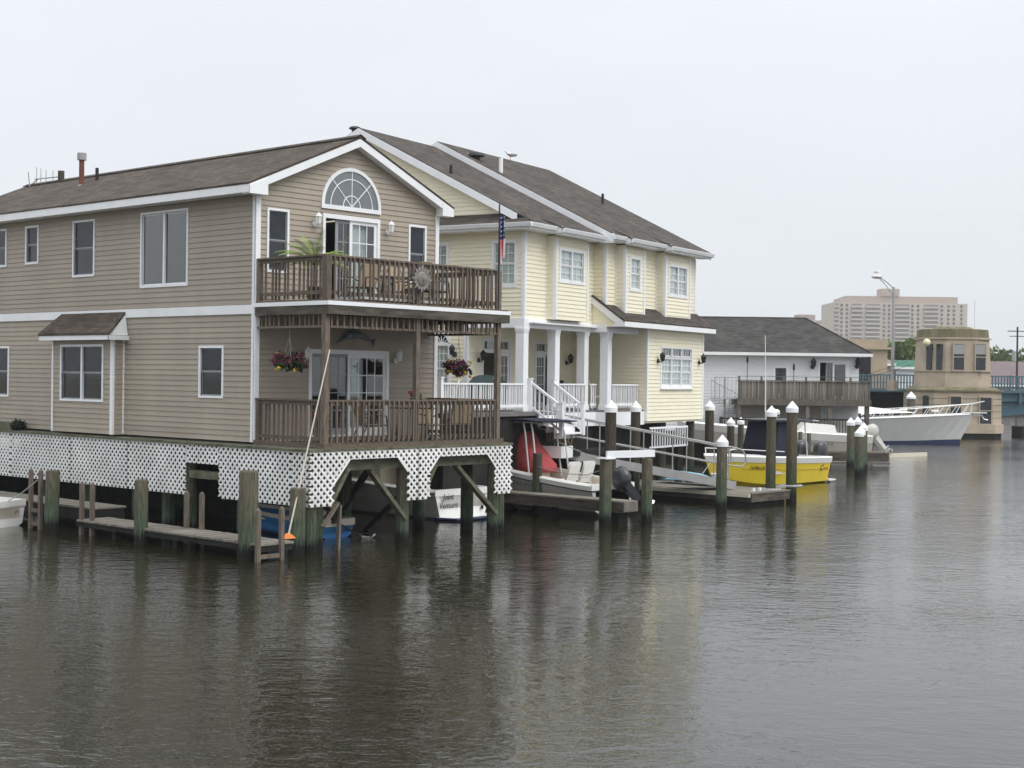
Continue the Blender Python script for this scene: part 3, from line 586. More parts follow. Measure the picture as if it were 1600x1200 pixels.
# ================================================================ yellow house (own frame: x along the canal front, y back from it)
YH = thing('yellow_house', 'pale yellow two storey house with white porch columns and grey shingle roof', 'house', (11.68, 2.15, 0), R(11))
Y_ = M['yellow']
def front(v): return Wall((0, v), (1, 0), (0, -1))
def lside(u): return Wall((u, 0), (0, 1), (-1, 0))
def rside(u): return Wall((u, 0), (0, 1), (1, 0))
ZE = 8.29
# upper storey
siding(YH, front(0), 5.64, ZE, lambda z: (0, 4.37), [(1.4, 3.3, 5.6, 8.3)], Y_, name='front_wall')
siding(YH, lside(4.37), 5.64, ZE, lambda z: (-.45, 0), [], Y_, name='return_wall')
siding(YH, front(-.45), 5.5, ZE, lambda z: (4.37, 11.35), [(5.1, 6.35, 6.0, 8.3), (8.15, 10.05, 6.0, 8.3)], Y_, name='front_wall')
YS = .504
gz = lambda v: 11.62-YS*abs(v-6)
def yg(z):
    if z < gz(0): return (0, 12)
    d = (11.62-z)/YS; return (6-d, 6+d)
wl1, wl2 = (.34, 1.05, 6.66, 7.90), (2.79, 3.45, 6.66, 7.90)
siding(YH, lside(0), 5.64, 11.5, yg, [wl1, wl2], Y_, name='side_wall')
rw = MB(); rw.box(11.29, 11.35, -.45, 12, 2.4, 8.3); rw.box(0, 11.3, 11.94, 12, 2.4, 8.3); rw.box(.05, 11.3, .0, 12, 5.55, 5.63); rw.box(.1, 11.25, 4.0, 4.06, 2.9, 8.2); rw.prism([(11.29, 0, 8.3), (11.29, 6, 11.5), (11.29, 12, 8.3)], (.06, 0, 0)); rw.build('rear_wall', Y_, YH)
# bays
def bay_(u0, u1, v, vb, z0, win, lights):
    siding(YH, front(v), z0, 8.215, lambda z: (u0, u1), [win], Y_, name='bay_front'); siding(YH, lside(u0), z0, 8.215, lambda z: (v, vb), [], Y_, name='bay_side')
    q = MB(); q.box(u1-.05, u1-.005, v+.02, vb, z0, 8.1); q.box(u0+.03, u1-.03, v+.03, vb, z0-.0, z0+.04); q.build('bay_return', Y_, YH)
    for a in (u0-.02, u1-.08):
        t = MB(); front(v).box(t, a, a+.10, -.02, .035, z0-.01, 8.12); t.build('corner_board', M['trim'], YH)
    t = MB(); lside(u0).box(t, v-.0, v+.09, -.02, .03, z0-.01, 8.12); lside(u0).box(t, vb-.05, vb-.005, 0, .04, z0, 8.12); t.build('corner_board', M['trim'], YH)
    window(YH, front(v), *win, lights=lights, grid=(2, 2), trim=.09, curtain=[(.02, .98)])
bay_(1.33, 3.40, -.31, 0, 5.66, (1.62, 3.08, 6.88, 7.78), 2)
bay_(5.04, 6.45, -.81, -.45, 5.95, (5.42, 6.07, 6.83, 7.79), 1)
bay_(8.08, 10.12, -.80, -.45, 5.95, (8.43, 9.82, 6.80, 7.76), 2)
window(YH, lside(0), *wl1, grid=(3, 2), trim=.10, curtain=[(.02, .98)]); window(YH, lside(0), *wl2, grid=(3, 2), trim=.10, curtain=[(.02, .98)])
for a, v in ((-.02, 0), (4.35, -.45), (11.27, -.45)):
    t = MB(); front(v).box(t, a, a+.10, -.03, .03, 5.64, 8.2); t.build('corner_board', M['trim'], YH)
for u, s in ((0, 0), (4.37, -.45)):
    t = MB(); lside(u).box(t, s-.0, s+.09, -.02, .03, 5.64, 8.2); t.build('corner_board', M['trim'], YH)
# roofs: two stepped gabled units
def slab(mb, u0, u1, va, za, vb, zb, th=.06): mb.hexa([(u0, va, za), (u1, va, za), (u1, vb, zb), (u0, vb, zb), (u0, va, za+th), (u1, va, za+th), (u1, vb, zb+th), (u0, vb, zb+th)])
rf = MB(); zr1 = 8.42+YS*6.45
slab(rf, -.3, 4.16, -.45, 8.42, 6, zr1); slab(rf, -.3, 4.16, 6, zr1, 12.45, 8.42); y1 = rf.build('roof', M['shingle_x'], YH, label='lower stepped roof of the near unit')
rf = MB(); zr2 = 8.42+YS*6.8
slab(rf, 4.02, 11.72, -.9, 8.42, 5.9, zr2); slab(rf, 4.02, 11.72, 5.9, zr2, 12.7, 8.42); y2 = rf.build('roof', M['shingle_x'], YH, label='longer forward roof of the far unit')
def rake(par, u, va, za, vb, zb, h=.24, t=.03, dz=-.005): q = MB(); q.hexa([(u-t, va, za-h), (u, va, za-h), (u, vb, zb-h), (u-t, vb, zb-h), (u-t, va, za+dz), (u, va, za+dz), (u, vb, zb+dz), (u-t, vb, zb+dz)]); q.build('rake_board', M['trim'], par)
rake(y1, -.3, .1, 8.42+YS*.55+.04, 6, zr1+.04); rake(y1, -.3, 11.9, 8.42+YS*.55+.04, 6, zr1+.04)
rake(y2, 4.02, -.9, 8.46, 5.9, zr2+.04, .26); rake(y2, 4.02, 12.7, 8.46, 5.9, zr2+.04, .26); rake(y2, 11.75, -.9, 8.46, 5.9, zr2+.04)
sf = MB(); slab(sf, -.3, .0, .1, 8.42+YS*.55-.16, 6, zr1-.16, .02); slab(sf, -.3, .0, 6, zr1-.16, 12, 8.5, .02); sf.build('soffit', M['trim'], y1)
# pent roof along the left side with gutter
pt = MB(); pt.hexa([(-.52, -.47, 8.40), (.0, .05, 8.74), (.0, 11.9, 8.74), (-.52, 11.9, 8.40), (-.52, -.47, 8.45), (.0, .05, 8.80), (.0, 11.9, 8.80), (-.52, 11.9, 8.45)]); pt.build('pent_roof', shinglemat('pent roof shingles', (.075, .064, .055), 'Y', 1.8), YH)
def gutter(u0, u1, v, z=8.30, side=None):
    g = MB()
    if side is None: g.prism([(u0, v, z), (u0, v-.07, z+.02), (u0, v-.11, z+.12), (u0, v-.11, z+.14), (u0, v, z+.14)], (u1-u0, 0, 0))
    else: g.prism([(side, u0, z), (side-.07, u0, z+.02), (side-.11, u0, z+.12), (side-.11, u0, z+.14), (side, u0, z+.14)], (0, u1-u0, 0))
    return g.build('gutter', M['trim'], YH)
gutter(-.5, 1.02, -.46); gutter(1.0, 3.72, -.72, 8.25); gutter(3.70, 4.05, -.47); gutter(4.0, 4.82, -.91); gutter(4.80, 6.78, -1.15, 8.25); gutter(6.76, 7.83, -.92); gutter(7.80, 10.45, -1.15, 8.25); gutter(10.43, 11.80, -.92); gutter(-.57, 11.9, 0, side=-.53)
sf = MB(); sf.box(-.5, 4.1, -.45, .0, 8.25, 8.30); sf.box(1.0, 3.72, -.71, -.45, 8.20, 8.25); sf.box(4.05, 11.75, -.9, -.45, 8.26, 8.31); sf.box(4.8, 6.78, -1.14, -.9, 8.2, 8.25); sf.box(7.8, 10.45, -1.14, -.9, 8.2, 8.25); sf.box(-.52, 0, .0, 11.9, 8.25, 8.30); sf.build('soffit', M['trim'], YH)
fa = MB(); fa.box(-.5, 4.06, -.455, -.40, 8.26, 8.46); fa.box(4.03, 11.75, -.905, -.85, 8.26, 8.46)
for u0, u1, v, vi in ((1.0, 3.72, -.715, -.45), (4.8, 6.78, -1.145, -.9), (7.8, 10.45, -1.145, -.9)): fa.box(u0, u1, v, v+.03, 8.2, 8.40); fa.box(u0, u0+.03, v, vi, 8.2, 8.45); fa.box(u1-.03, u1, v, vi, 8.2, 8.45)
fa.box(4.0, 4.06, -.9, -.4, 8.2, 8.5); fa.build('fascia', M['trim'], YH)
be = MB()
for u0, u1, v, vi in ((.98, 3.74, -.74, -.45), (4.78, 6.80, -1.17, -.9), (7.78, 10.47, -1.17, -.9)): slab(be, u0, u1, v, 8.37, vi+.45, 8.43+YS*.47, .05)
be.build('bay_eave_roof', M['shingle_x'], YH)
# roof furniture
q = MB(); q.cyl((.3, 2.87, 9.9), (.3, 2.87, 10.42), .05, .05, 8); q.build('vent_pipe', M['black'], y1)
q = MB(); q.cyl((4.54, 3.67, 10.6), (4.54, 3.67, 11.25), .07, .07, 10); q.build('vent_pipe', M['trim'], y2)
q = MB(); q.lathe((4.7, 4.75, 11.25), [(.14, 0), (.14, .12), (.30, .16), (.26, .26), (.1, .30)], 14); q.build('roof_vent', M['black'], y2)
q = MB(); q.cyl((9.98, 2.64, 10.1), (9.98, 2.64, 10.62), .05, .05, 8); q.build('vent_pipe', M['black'], y2)
q = MB(); q.lathe((-.1, 6.3, zr1-.05), [(.1, 0), (.1, .08), (.2, .11), (.17, .17), (.07, .2)], 12); q.build('roof_vent', M['black'], y1)
# single storey room at the right with lean-to roof
rwin = (7.75, 10.20, 3.66, 4.55)
siding(YH, front(-.85), 2.47, 5.6, lambda z: (6.65, 11.25), [(7.70, 10.25, 3.60, 4.98)], Y_, name='room_front'); siding(YH, lside(6.65), 2.47, 5.6, lambda z: (-.85, 2), [], Y_, name='room_side')
q = MB(); q.box(11.19, 11.25, -.85, 0, 2.47, 5.6); q.box(6.66, 11.2, -.8, 3.9, 2.40, 2.47); q.build('room_return', Y_, YH)
for a in (6.63, 11.17):
    t = MB(); front(-.85).box(t, a, a+.10, -.03, .03, 2.47, 5.56); t.build('corner_board', M['trim'], YH)
window(YH, front(-.85), 7.75, 10.20, 3.66, 4.58, lights=3, grid=(3, 2), trim=.08, curtain=[(0, 1)], sill=True)
window(YH, front(-.85), 7.75, 10.20, 4.66, 4.94, lights=3, hung=False, grid=(4, 1), trim=.05)
lr = MB(); slab(lr, 4.22, 11.5, -1.22, 5.70, -.40, 6.26, .05); lr.hexa([(4.22, -.45, 6.23), (4.36, -.45, 6.23), (4.36, .0, 6.53), (4.22, .0, 6.53), (4.22, -.45, 6.28), (4.36, -.45, 6.28), (4.36, .0, 6.58), (4.22, .0, 6.58)]); lo = lr.build('lean_to_roof', M['shingle_x'], YH)
q = MB(); q.box(4.24, 11.5, -1.235, -1.20, 5.54, 5.70); q.box(11.47, 11.5, -1.2, -.5, 5.54, 5.72); q.prism([(4.235, -1.2, 5.54), (4.235, -1.2, 5.69), (4.235, 0, 6.52), (4.235, 0, 6.30), (4.235, -.9, 5.64), (4.235, -.75, 5.54)], (.03, 0, 0)); q.box(4.3, 11.45, -1.2, -.88, 5.55, 5.58); q.build('lean_to_fascia', M['trim'], lo)
t = MB(); 
siding(YH, lside(4.30), 5.54, 6.4, lambda z: (max(-1.15+.02, -1.2+(z-5.68)/.69), -.02), [], Y_, name='lean_to_gable')
# porch: recessed wall, doors, beam, columns, railings, steps
siding(YH, front(2), 2.85, 5.6, lambda z: (0, 6.65), [(.90, 2.48, 2.87, 5.05), (4.15, 5.45, 2.87, 5.05)], Y_, name='porch_wall')
siding(YH, lside(0), 2.85, 5.6, lambda z: (2, 12), [(2.65, 3.22, 3.35, 5.16)], Y_, name='side_wall')
for wv in (front(2),):
    for s0, s1, op in ((.90, 2.48, 0), (4.15, 5.45, 1)):
        window(YH, wv, s0+.04, s1-.04, 4.72, 5.02, lights=2, hung=False, grid=(3, 1), trim=.05, name='transom_window')
        mid = (s0+s1)/2; f = MB(); wv.box(f, s0-.08, s0, -.04, .04, 2.87, 4.66); wv.box(f, s1, s1+.08, -.04, .04, 2.87, 4.66); wv.box(f, s0-.08, s1+.08, -.04, .035, 4.63, 4.665); do = f.build('french_door', M['trim'], YH)
        for k, (a, b) in enumerate(((s0, mid), (mid, s1))):
            if k == op: 
                g = MB(); wv.box(g, a, b, -.5, -.45, 2.87, 4.66); g.build('door_opening', M['interior'], do); continue
            p = MB(); fr = .1
            for e in ((a, a+fr, 2.87, 4.66), (b-fr, b, 2.87, 4.66), (a+fr, b-fr, 4.54, 4.66), (a+fr, b-fr, 2.87, 3.07)): wv.box(p, e[0], e[1], -.03, .01, e[2], e[3])
            for q_ in range(1, 3): x = a+fr+(b-a-2*fr)*q_/3; wv.box(p, x-.012, x+.012, -.02, .005, 3.07, 4.54)
            for q_ in range(1, 5): zz = 3.07+1.47*q_/5; wv.box(p, a+fr, b-fr, -.019, .004, zz-.012, zz+.012)
            p.build('door_leaf', M['trim'], do); g = MB(); wv.box(g, a+fr, b-fr, -.014, -.010, 3.07, 4.54); g.build('pane', M['glass'], do)
aw = lside(0); window(YH, aw, 2.68, 3.19, 3.38, 4.82, grid=(3, 3), trim=.10, curtain=[(.02, .98)])
f = MB(); n = 12; c = 2.935
for i in range(n):
    a0, a1 = math.pi*i/n, math.pi*(i+1)/n
    f.hexa([aw.p(c+r*math.cos(a), t, 4.88+r*math.sin(a)) for a, r, t in ((a0, .26, .035), (a0, .36, .035), (a0, .36, -.02), (a0, .26, -.02), (a1, .26, .035), (a1, .36, .035), (a1, .36, -.02), (a1, .26, -.02))])
for a in (R(30), R(60), R(90), R(120), R(150)): f.beam(aw.p(c, .01, 4.88), aw.p(c+.27*math.cos(a), .01, 4.88+.27*math.sin(a)), .02, .02, (1, 0, 0))
fo = f.build('arch_window', M['trim'], YH); g = MB(); g.add([aw.p(c+.27*math.cos(math.pi*i/n), .003, 4.88+.27*math.sin(math.pi*i/n)) for i in range(n+1)], [tuple(range(n+1))]); g.build('pane', M['darkglass'], fo)
for wv, s, z in ((front(2), .62, 4.45), (front(2), 6.2, 4.45), (front(-.85), 7.45, 4.55), (front(-.85), 10.85, 4.55), (lside(0), 2.42, 4.6)): lantern(YH, wv, s, z, M['black'], k=1.1)
t = MB(); lside(0).box(t, 2.0, 2.11, -.02, .03, 2.86, 5.5); front(2).box(t, -.03, .09, -.02, .03, 2.86, 5.5); t.build('corner_board', M['trim'], YH)
bm = MB(); bm.box(-.06, 4.22, -.05, .25, 5.36, 5.64); bm.box(-.06, .24, .25, 2.0, 5.36, 5.64); bm.box(4.22, 6.66, -.55, -.25, 5.36, 5.62); bm.box(4.22, 4.5, -.25, .25, 5.362, 5.615); bm.box(-.06, .24, 2.0, 12, 5.50, 5.66); bm.build('porch_beam', M['trim'], YH)
ce = MB(); ce.box(.24, 6.62, -.25, 2.0, 5.50, 5.545); ce.build('porch_ceiling', M['trim'], YH)
co = None
for u, v in ((.08, .10), (2.0, .10), (3.90, .10), (4.55, -.40)):
    if co is None:
        c = MB(); c.box(-.14, .14, -.14, .14, 2.87, 5.36); c.box(-.17, .17, -.17, .17, 2.862, 3.0); c.box(-.155, .155, -.155, .155, 3.002, 3.04); c.box(-.165, .165, -.165, .165, 5.29, 5.358); c.box(-.152, .152, -.152, .152, 5.22, 5.288); co = c.build('porch_column', M['trim'], YH); cm = co.data
    else: co = bpy.data.objects.new('porch_column', cm); COL.objects.link(co); co.parent = YH
    co.location = (u, v, 0)
fl = MB(); fl.box(-4.6, 6.64, -.32, 3.8, 2.74, 2.85); fl.box(4.0, 6.64, -.75, -.32, 2.74, 2.85); fl.build('porch_floor', mk('grey porch boards', (.17, .16, .16), .8, .2, 3), YH)
sk = MB(); sk.box(1.5, 4.0, -.36, -.325, 2.36, 2.80); sk.box(4.0, 6.64, -.79, -.755, 2.36, 2.80); sk.box(3.97, 4.0, -.79, -.36, 2.36, 2.80); sk.build('porch_skirt', M['trim'], YH)
for a, b in (((1.72, -.1), (3.76, -.1)), ((4.70, -.55), (6.6, -.55)), ((4.05, -.12), (4.42, -.12)), ((-.12, -.1), (-1.62, -.1)), ((-1.72, -.1), (-4.5, -.1))):
    rail(YH, a, b, 2.93, 3.70, M['trim'], pitch=.115, w=.032, topw=.07, toph=.05, inner=False)
for u in (-1.67, -4.55, 1.66, .26): q = MB(); q.box(u-.055, u+.055, -.155, -.045, 2.86, 3.82); q.box(u-.07, u+.07, -.17, -.03, 3.82, 3.86); q.build('newel_post', M['trim'], YH)
for u in (.30, 1.62):
    s = MB(); s.beam((u, -.15, 3.70), (u, -1.12, 3.05), .07, .06); s.beam((u, -.15, 2.98), (u, -1.12, 2.32), .05, .06); so = s.build('stair_railing', M['trim'], YH)
    for k in range(6): v = -.25-.15*k; b = MB(); b.box(u-.016, u+.016, v-.016, v+.016, 2.98+(v+.15)*.68, 3.68+(v+.15)*.67); b.build('baluster', M['trim'], so)
    b = MB(); b.box(u-.06, u+.06, -1.22, -1.10, 2.15, 3.12); b.box(u-.075, u+.075, -1.235, -1.085, 3.12, 3.16); b.build('newel_post', M['trim'], so)
for k in range(3): s = MB(); s.box(.33, 1.58, -.33-.28*(k+1), -.33-.28*k, 2.55-.18*k, 2.60-.18*k); s.box(.33, 1.58, -.36-.28*k, -.33-.28*k, 2.42-.18*k, 2.745-.18*k-.005*k); s.build('stair_tread', M['trim'], YH)
for u in (-4.0, -1.5, 1.0, 3.5, 6.0, 8.6, 11.0):
    for v in ((-.5, 2.0) if u > 6.2 else (.4,)): pile(YH, u, v, 2.0 if u < 6.2 else 2.45, .15, 'piledark')
uc = MB(); uc.box(6.7, 11.2, .6, .7, .0, 2.46); uc.box(-4.55, 6.6, -.22, -.14, 0, 2.735); uc.build('under_floor_shade_panel', M['darkwood'], YH)  # near-black sheets added as the shade below porch and room floors
# low white picket fence in front of the under-floor
fe = MB(); fe.box(6.3, 9.3, -1.18, -1.14, 2.22, 2.28); fe.box(6.3, 9.3, -1.18, -1.14, 1.58, 1.64)
fo = fe.build('picket_rail', M['trim'], YH)
pm = None
for i in range(15):
    if pm is None: b = MB(); b.box(-.016, .016, -.016, .016, 1.62, 2.24); o = b.build('picket', M['trim'], fo); pm = o.data
    else: o = bpy.data.objects.new('picket', pm); COL.objects.link(o); o.parent = fo
    o.location = (6.4+i*.2, -1.2, 0)

# ================================================================ white house across the bend
WH = thing('white_house', 'white sided house with charcoal hip roof and weathered grey board deck', 'house', (40.99, 15.94, 0), R(-48))
fw_ = Wall((0, 0), (1, 0), (0, -1)); U1 = 7.86
siding(WH, fw_, 1.3, 5.24, lambda z: (-3, U1), [(3.55, 4.25, 3.15, 4.62), (5.8, 7.35, 2.95, 4.95)], M['whitesiding'], course=.16, name='front_wall')
q = MB(); q.box(U1-.06, U1, .05, 8, 3.0, 5.24); q.box(-3, U1, 7.94, 8, 1.3, 5.24); q.box(-3, U1, 0, 8, 2.86, 2.98); q.build('rear_wall', M['whitesiding'], WH)
window(WH, fw_, 3.6, 4.2, 3.2, 4.56, trim=.09, glass='darkglass', screen=False)
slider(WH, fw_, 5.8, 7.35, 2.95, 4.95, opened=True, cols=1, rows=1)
q = MB(); q.box(5.7, 7.5, 1.0, 1.05, 2.98, 5.2); q.build('room_partition', M['interior'], WH)
RZw = 7.25; e0, e1, ev, eb = -3.4, 8.42, -.5, 8.5; ru = 5.9
rf = MB(); rf.add([(e0, ev, 5.30), (e1, ev, 5.30), (ru, 4, RZw), (e0, 4, RZw), (e1, eb, 5.30), (e0, eb, 5.30)], [(0, 1, 2, 3), (1, 4, 2), (4, 5, 3, 2)]); ro = rf.build('hip_roof', M['shingle_w'], WH)
q = MB(); q.tube([(e0, 4, RZw), (ru, 4, RZw), (e1, ev, 5.31)], .05, 6); q.tube([(ru, 4, RZw), (e1, eb, 5.31)], .05, 6); q.build('ridge_cap', M['shingle_w'], ro)
q = MB(); q.box(e0, e1+.02, ev-.03, ev, 5.16, 5.31); q.box(e1, e1+.03, ev, eb, 5.16, 5.31); q.box(e0, e1, ev, 0, 5.16, 5.2); q.box(U1, e1, 0, eb, 5.16, 5.2); q.build('gutter', M['trim'], ro)
lantern(WH, fw_, 5.5, 4.7, M['black'], k=1.6); lantern(WH, fw_, 7.75, 4.75, M['black'], k=1.6)
dk = MB(); dk.box(1.45, 8.0, -2.0, -.03, 2.9, 3.0); dk.box(1.42, 8.03, -2.05, -2.0, 2.68, 2.98); dk.box(1.42, 1.47, -2.0, -.03, 2.68, 2.98); dk.box(7.98, 8.03, -2.0, -.03, 2.68, 2.98); d_ = dk.build('deck', M['silver'], WH)
i = 0; u = 1.5; bm_ = {}
while u < 7.95:
    wv = random.choice((.12, .17, .2)); q = MB(); q.box(0, wv-.012, -.012, .012, 2.98, 3.86); o = q.build('rail_board', M['silver'], d_); o.location = (u, -2.03+.02*(i % 2), 0); u += wv; i += 1
q = MB(); q.box(1.4, 8.05, -2.1, -1.94, 3.87, 3.92)
for u in (1.5, 2.6, 3.7, 4.8, 5.9, 7.0, 7.9): q.box(u-.05, u+.05, -2.0, -1.92, 2.95, 4.1)
q.box(1.4, 8.05, -1.98, -1.94, 4.08, 4.11); q.build('deck_rail', M['silver'], d_)
for u in (1.5, 4.9, 6.0, 7.85): q = MB(); q.box(u-.1, u+.1, -1.95, -1.75, -.3, 2.9); q.build('deck_post', M['silver'], d_)
q = MB(); q.box(1.7, 5.9, -.3, -.2, 1.2, 2.7); q.build('lower_panel', mk('pale lower panels', (.5, .48, .43), .7, .08, 2), WH)
for u in (1.9, 4.2): 
    q = MB(); q.cyl((u, -1.9, 3.0), (u, -1.9, 4.75 if u < 3 else 4.4), .018, .018, 5); q.lathe((u, -1.9, 4.75 if u < 3 else 4.4), [(.03, 0), (.06, .1), (.05, .3), (.02, .36)], 6); q.build('tiki_torch', M['black'], WH)
# spiral stair at the deck's left end
ss = MB(); ss.cyl((.9, -1.2, 1.3), (.9, -1.2, 4.0), .05, .05, 8); so = ss.build('spiral_stair', M['alu'], WH)
for k in range(13):
    a = -1.8+k*.36; z = 1.45+k*.125; q = MB(); q.hexa([(.9, -1.2, z), (.9+.75*math.cos(a), -1.2+.75*math.sin(a), z), (.9+.75*math.cos(a+.36), -1.2+.75*math.sin(a+.36), z), (.9, -1.19, z), (.9, -1.2, z+.03), (.9+.75*math.cos(a), -1.2+.75*math.sin(a), z+.03), (.9+.75*math.cos(a+.36), -1.2+.75*math.sin(a+.36), z+.03), (.9, -1.19, z+.03)]); q.cyl((.9+.75*math.cos(a), -1.2+.75*math.sin(a), z), (.9+.75*math.cos(a), -1.2+.75*math.sin(a), z+.95), .012, .012, 4); q.build('stair_tread', M['alu'], so)
q = MB(); q.tube([(.9+.75*math.cos(-1.8+k*.36), -1.2+.75*math.sin(-1.8+k*.36), 2.4+k*.125) for k in range(13)], .02, 5); q.box(.3, 1.45, -1.9, -1.0, 2.95, 3.0); q.tube([(.3, -1.9, 2.95), (.3, -1.9, 4.05), (1.45, -1.9, 4.05)], .02, 5)
for k in range(6): q.cyl((.35+k*.2, -1.9, 2.95), (.35+k*.2, -1.9, 4.05), .010, .010, 4)
q.build('stair_handrail', M['alu'], so)

# ================================================================ bridge operator's tower
TW = thing('bridge_tower', 'tan concrete bridge tower with mossy parapet and tall dark windows', 'tower', (80.25, 21.3, 0), R(-48))
def octo(hx, hy, c, z): return [(-hx+c, -hy, z), (hx-c, -hy, z), (hx, -hy+c, z), (hx, hy-c, z), (hx-c, hy, z), (-hx+c, hy, z), (-hx, hy-c, z), (-hx, -hy+c, z)]
def ring8(mb, a, b): mb.loft([octo(*a), octo(*b)], True, True, True)
q = MB(); ring8(q, (3.0, 2.9, .9, 1.0), (2.98, 2.88, .9, 3.3)); lo = q.build('lower_storey', M['concrete'], TW)
q = MB(); ring8(q, (3.12, 3.02, .9, .35), (3.12, 3.02, .9, 1.0)); q.build('plinth', M['concrete'], TW)
q = MB(); ring8(q, (3.0, 2.9, .9, -1), (3.0, 2.9, .9, .35)); q.build('wet_base', M['darkwood'], TW)
for z in (1.45, 1.9, 2.35, 2.8): 
    q = MB(); ring8(q, (3.006, 2.906, .9, z), (3.006, 2.906, .9, z+.03)); q.build('stone_joint', M['moss'], lo)
q = MB(); ring8(q, (3.1, 3.0, .9, 3.3), (3.1, 3.0, .9, 3.42)); ring8(q, (2.95, 2.85, .9, 3.42), (2.6, 2.5, .9, 3.62)); q.build('cornice', M['moss'], TW)
q = MB(); ring8(q, (2.5, 2.4, 1.3, 3.6), (2.38, 2.3, 1.3, 7.05)); us = q.build('upper_storey', M['concrete'], TW)
q = MB(); ring8(q, (2.53, 2.43, 1.3, 4.72), (2.53, 2.43, 1.3, 4.80)); ring8(q, (2.5, 2.4, 1.3, 7.05), (2.5, 2.4, 1.3, 7.17)); q.build('string_course', M['concrete'], TW)
q = MB(); ring8(q, (2.36, 2.28, 1.3, 7.17), (2.32, 2.22, 1.3, 7.78)); ring8(q, (1.5, 1.4, .9, 7.78), (1.2, 1.1, .7, 7.98)); q.build('parapet', M['moss'], TW)
ft = Wall((0, -2.42), (1, 0), (0, -1)); ftl = Wall((0, -2.93), (1, 0), (0, -1))
for wv, a, b, z0, z1, t in ((ft, -.62, .12, 4.85, 6.7, .06), (ft, .95, 1.65, 4.85, 6.7, .06), (ftl, -.95, -.2, 1.5, 2.95, .05), (ftl, 1.15, 1.95, 1.05, 2.9, .05)):
    q = MB(); wv.box(q, a, b, -.2, t-.02, z0, z1); wo = q.build('window', M['darkglass'], TW)
    q = MB()
    for e in ((a-.07, a, z0, z1), (b, b+.07, z0, z1), (a-.07, b+.07, z1, z1+.09), (a-.1, b+.1, z0-.1, z0), (a, b, (z0+z1)/2-.03, (z0+z1)/2+.03)): wv.box(q, e[0], e[1], -.1, t+.02, e[2], e[3])
    q.build('window_frame', M['concrete'], wo)
    if wv is ft: q = MB(); wv.box(q, a, b, t-.02, t-.01, (z0+z1)/2+.2, z1-.02); q.build('blind', mk('grey roller blind', (.33, .33, .32), .8, .05, 2), wo)
for k, (a, b) in enumerate(((.18, .42), (.62, .86))):    # slots in the chamfered face
    p0 = Vector((-2.46, -1.1, 0)); p1 = Vector((-1.2, -2.38, 0)); d = p1-p0; w_ = Wall(p0, d.normalized(), (-.70, -.71)); L_ = d.length
    q = MB(); w_.box(q, a*L_, b*L_, -.2, .05, 4.85, 6.7); q.build('window', M['darkglass'], TW)
p0 = Vector((-3.0, -2.0, 0)); p1 = Vector((-2.1, -2.9, 0)); d = p1-p0; w_ = Wall(p0, d.normalized(), (-.707, -.707)); q = MB(); w_.box(q, .4, .85, -.2, .03, 1.6, 3.0); q.build('window', M['darkglass'], TW)
q = MB(); q.tube([(-2.2, -2.0, 6.3), (-2.5, -2.3, 6.3), (-2.5, -2.3, 6.5)], .05, 6); q = q.build('lamp_bracket', M['black'], TW); g = MB(); g.ell((-2.5, -2.3, 6.78), .27, .27, .27, 12, 8); g.build('lamp_globe', M['globe'], q, smooth=True)
q = MB(); q.cyl((1.6, 0, 7.7), (1.6, 0, 10.0), .015, .015, 5); q.build('whip_antenna', M['alu'], TW)

# ================================================================ blue bridge
BR = thing('blue_bridge', 'blue painted steel drawbridge with panelled railing beside the tan tower', 'bridge', (82.6, 26.5, 0), R(-48))
q = MB(); q.box(-30, 60, 0, 9, 3.15, 3.35); q.build('road_slab', mk('bridge road slab', (.16, .16, .15), .9, .1, .4), BR)
q = MB(); q.box(-30, -4.2, -.05, .0, 2.55, 3.2); q.box(4.2, 60, -.05, .0, 2.55, 3.2); q.box(-30, 60, -.32, .0, 3.2, 3.32)
q.build('girder', M['bridge'], BR)
for u in (-10, -3.5, 4.5, 9, 14): q = MB(); q.box(u-.08, u+.08, -.3, -.05, 2.35, 3.2); q.build('bracket', M['bridge'], BR)
for u0 in [-30+2.25*k for k in range(24)]:
    q = MB(); q.box(u0, u0+2.2, -.2, -.14, 4.42, 4.52); q.box(u0, u0+2.2, -.19, -.15, 3.36, 3.44); q.box(u0, u0+2.2, -.19, -.15, 3.86, 3.92); q.box(u0-.06, u0+.06, -.24, -.1, 3.33, 4.55)
    ro = q.build('railing_panel', M['bridge'], BR); q = MB()
    for k in range(9): x = u0+.2+k*.23; q.box(x-.055, x+.055, -.185, -.155, 3.44, 4.44)
    q.build('railing_bars', M['bridge'], ro)
q = MB(); q.box(-30, 5, 1.5, 2, 0, 3.14); q.build('under_deck_shade_panel', M['darkwood'], BR)  # added dark sheet, stands for the shade beneath the bridge
for u in (6.3, 12): 
    q = MB(); q.prism([(u, .2, 3.1), (u+5.5, .2, 3.1), (u+5.5, .2, 1.9), (u, .2, 1.2)], (0, .1, 0)); q.build('leaf_girder', M['bridge'], BR)
q = MB(); q.box(10, 10.4, .5, 1, -1, 3.1); q.build('pier', M['concrete'], BR)
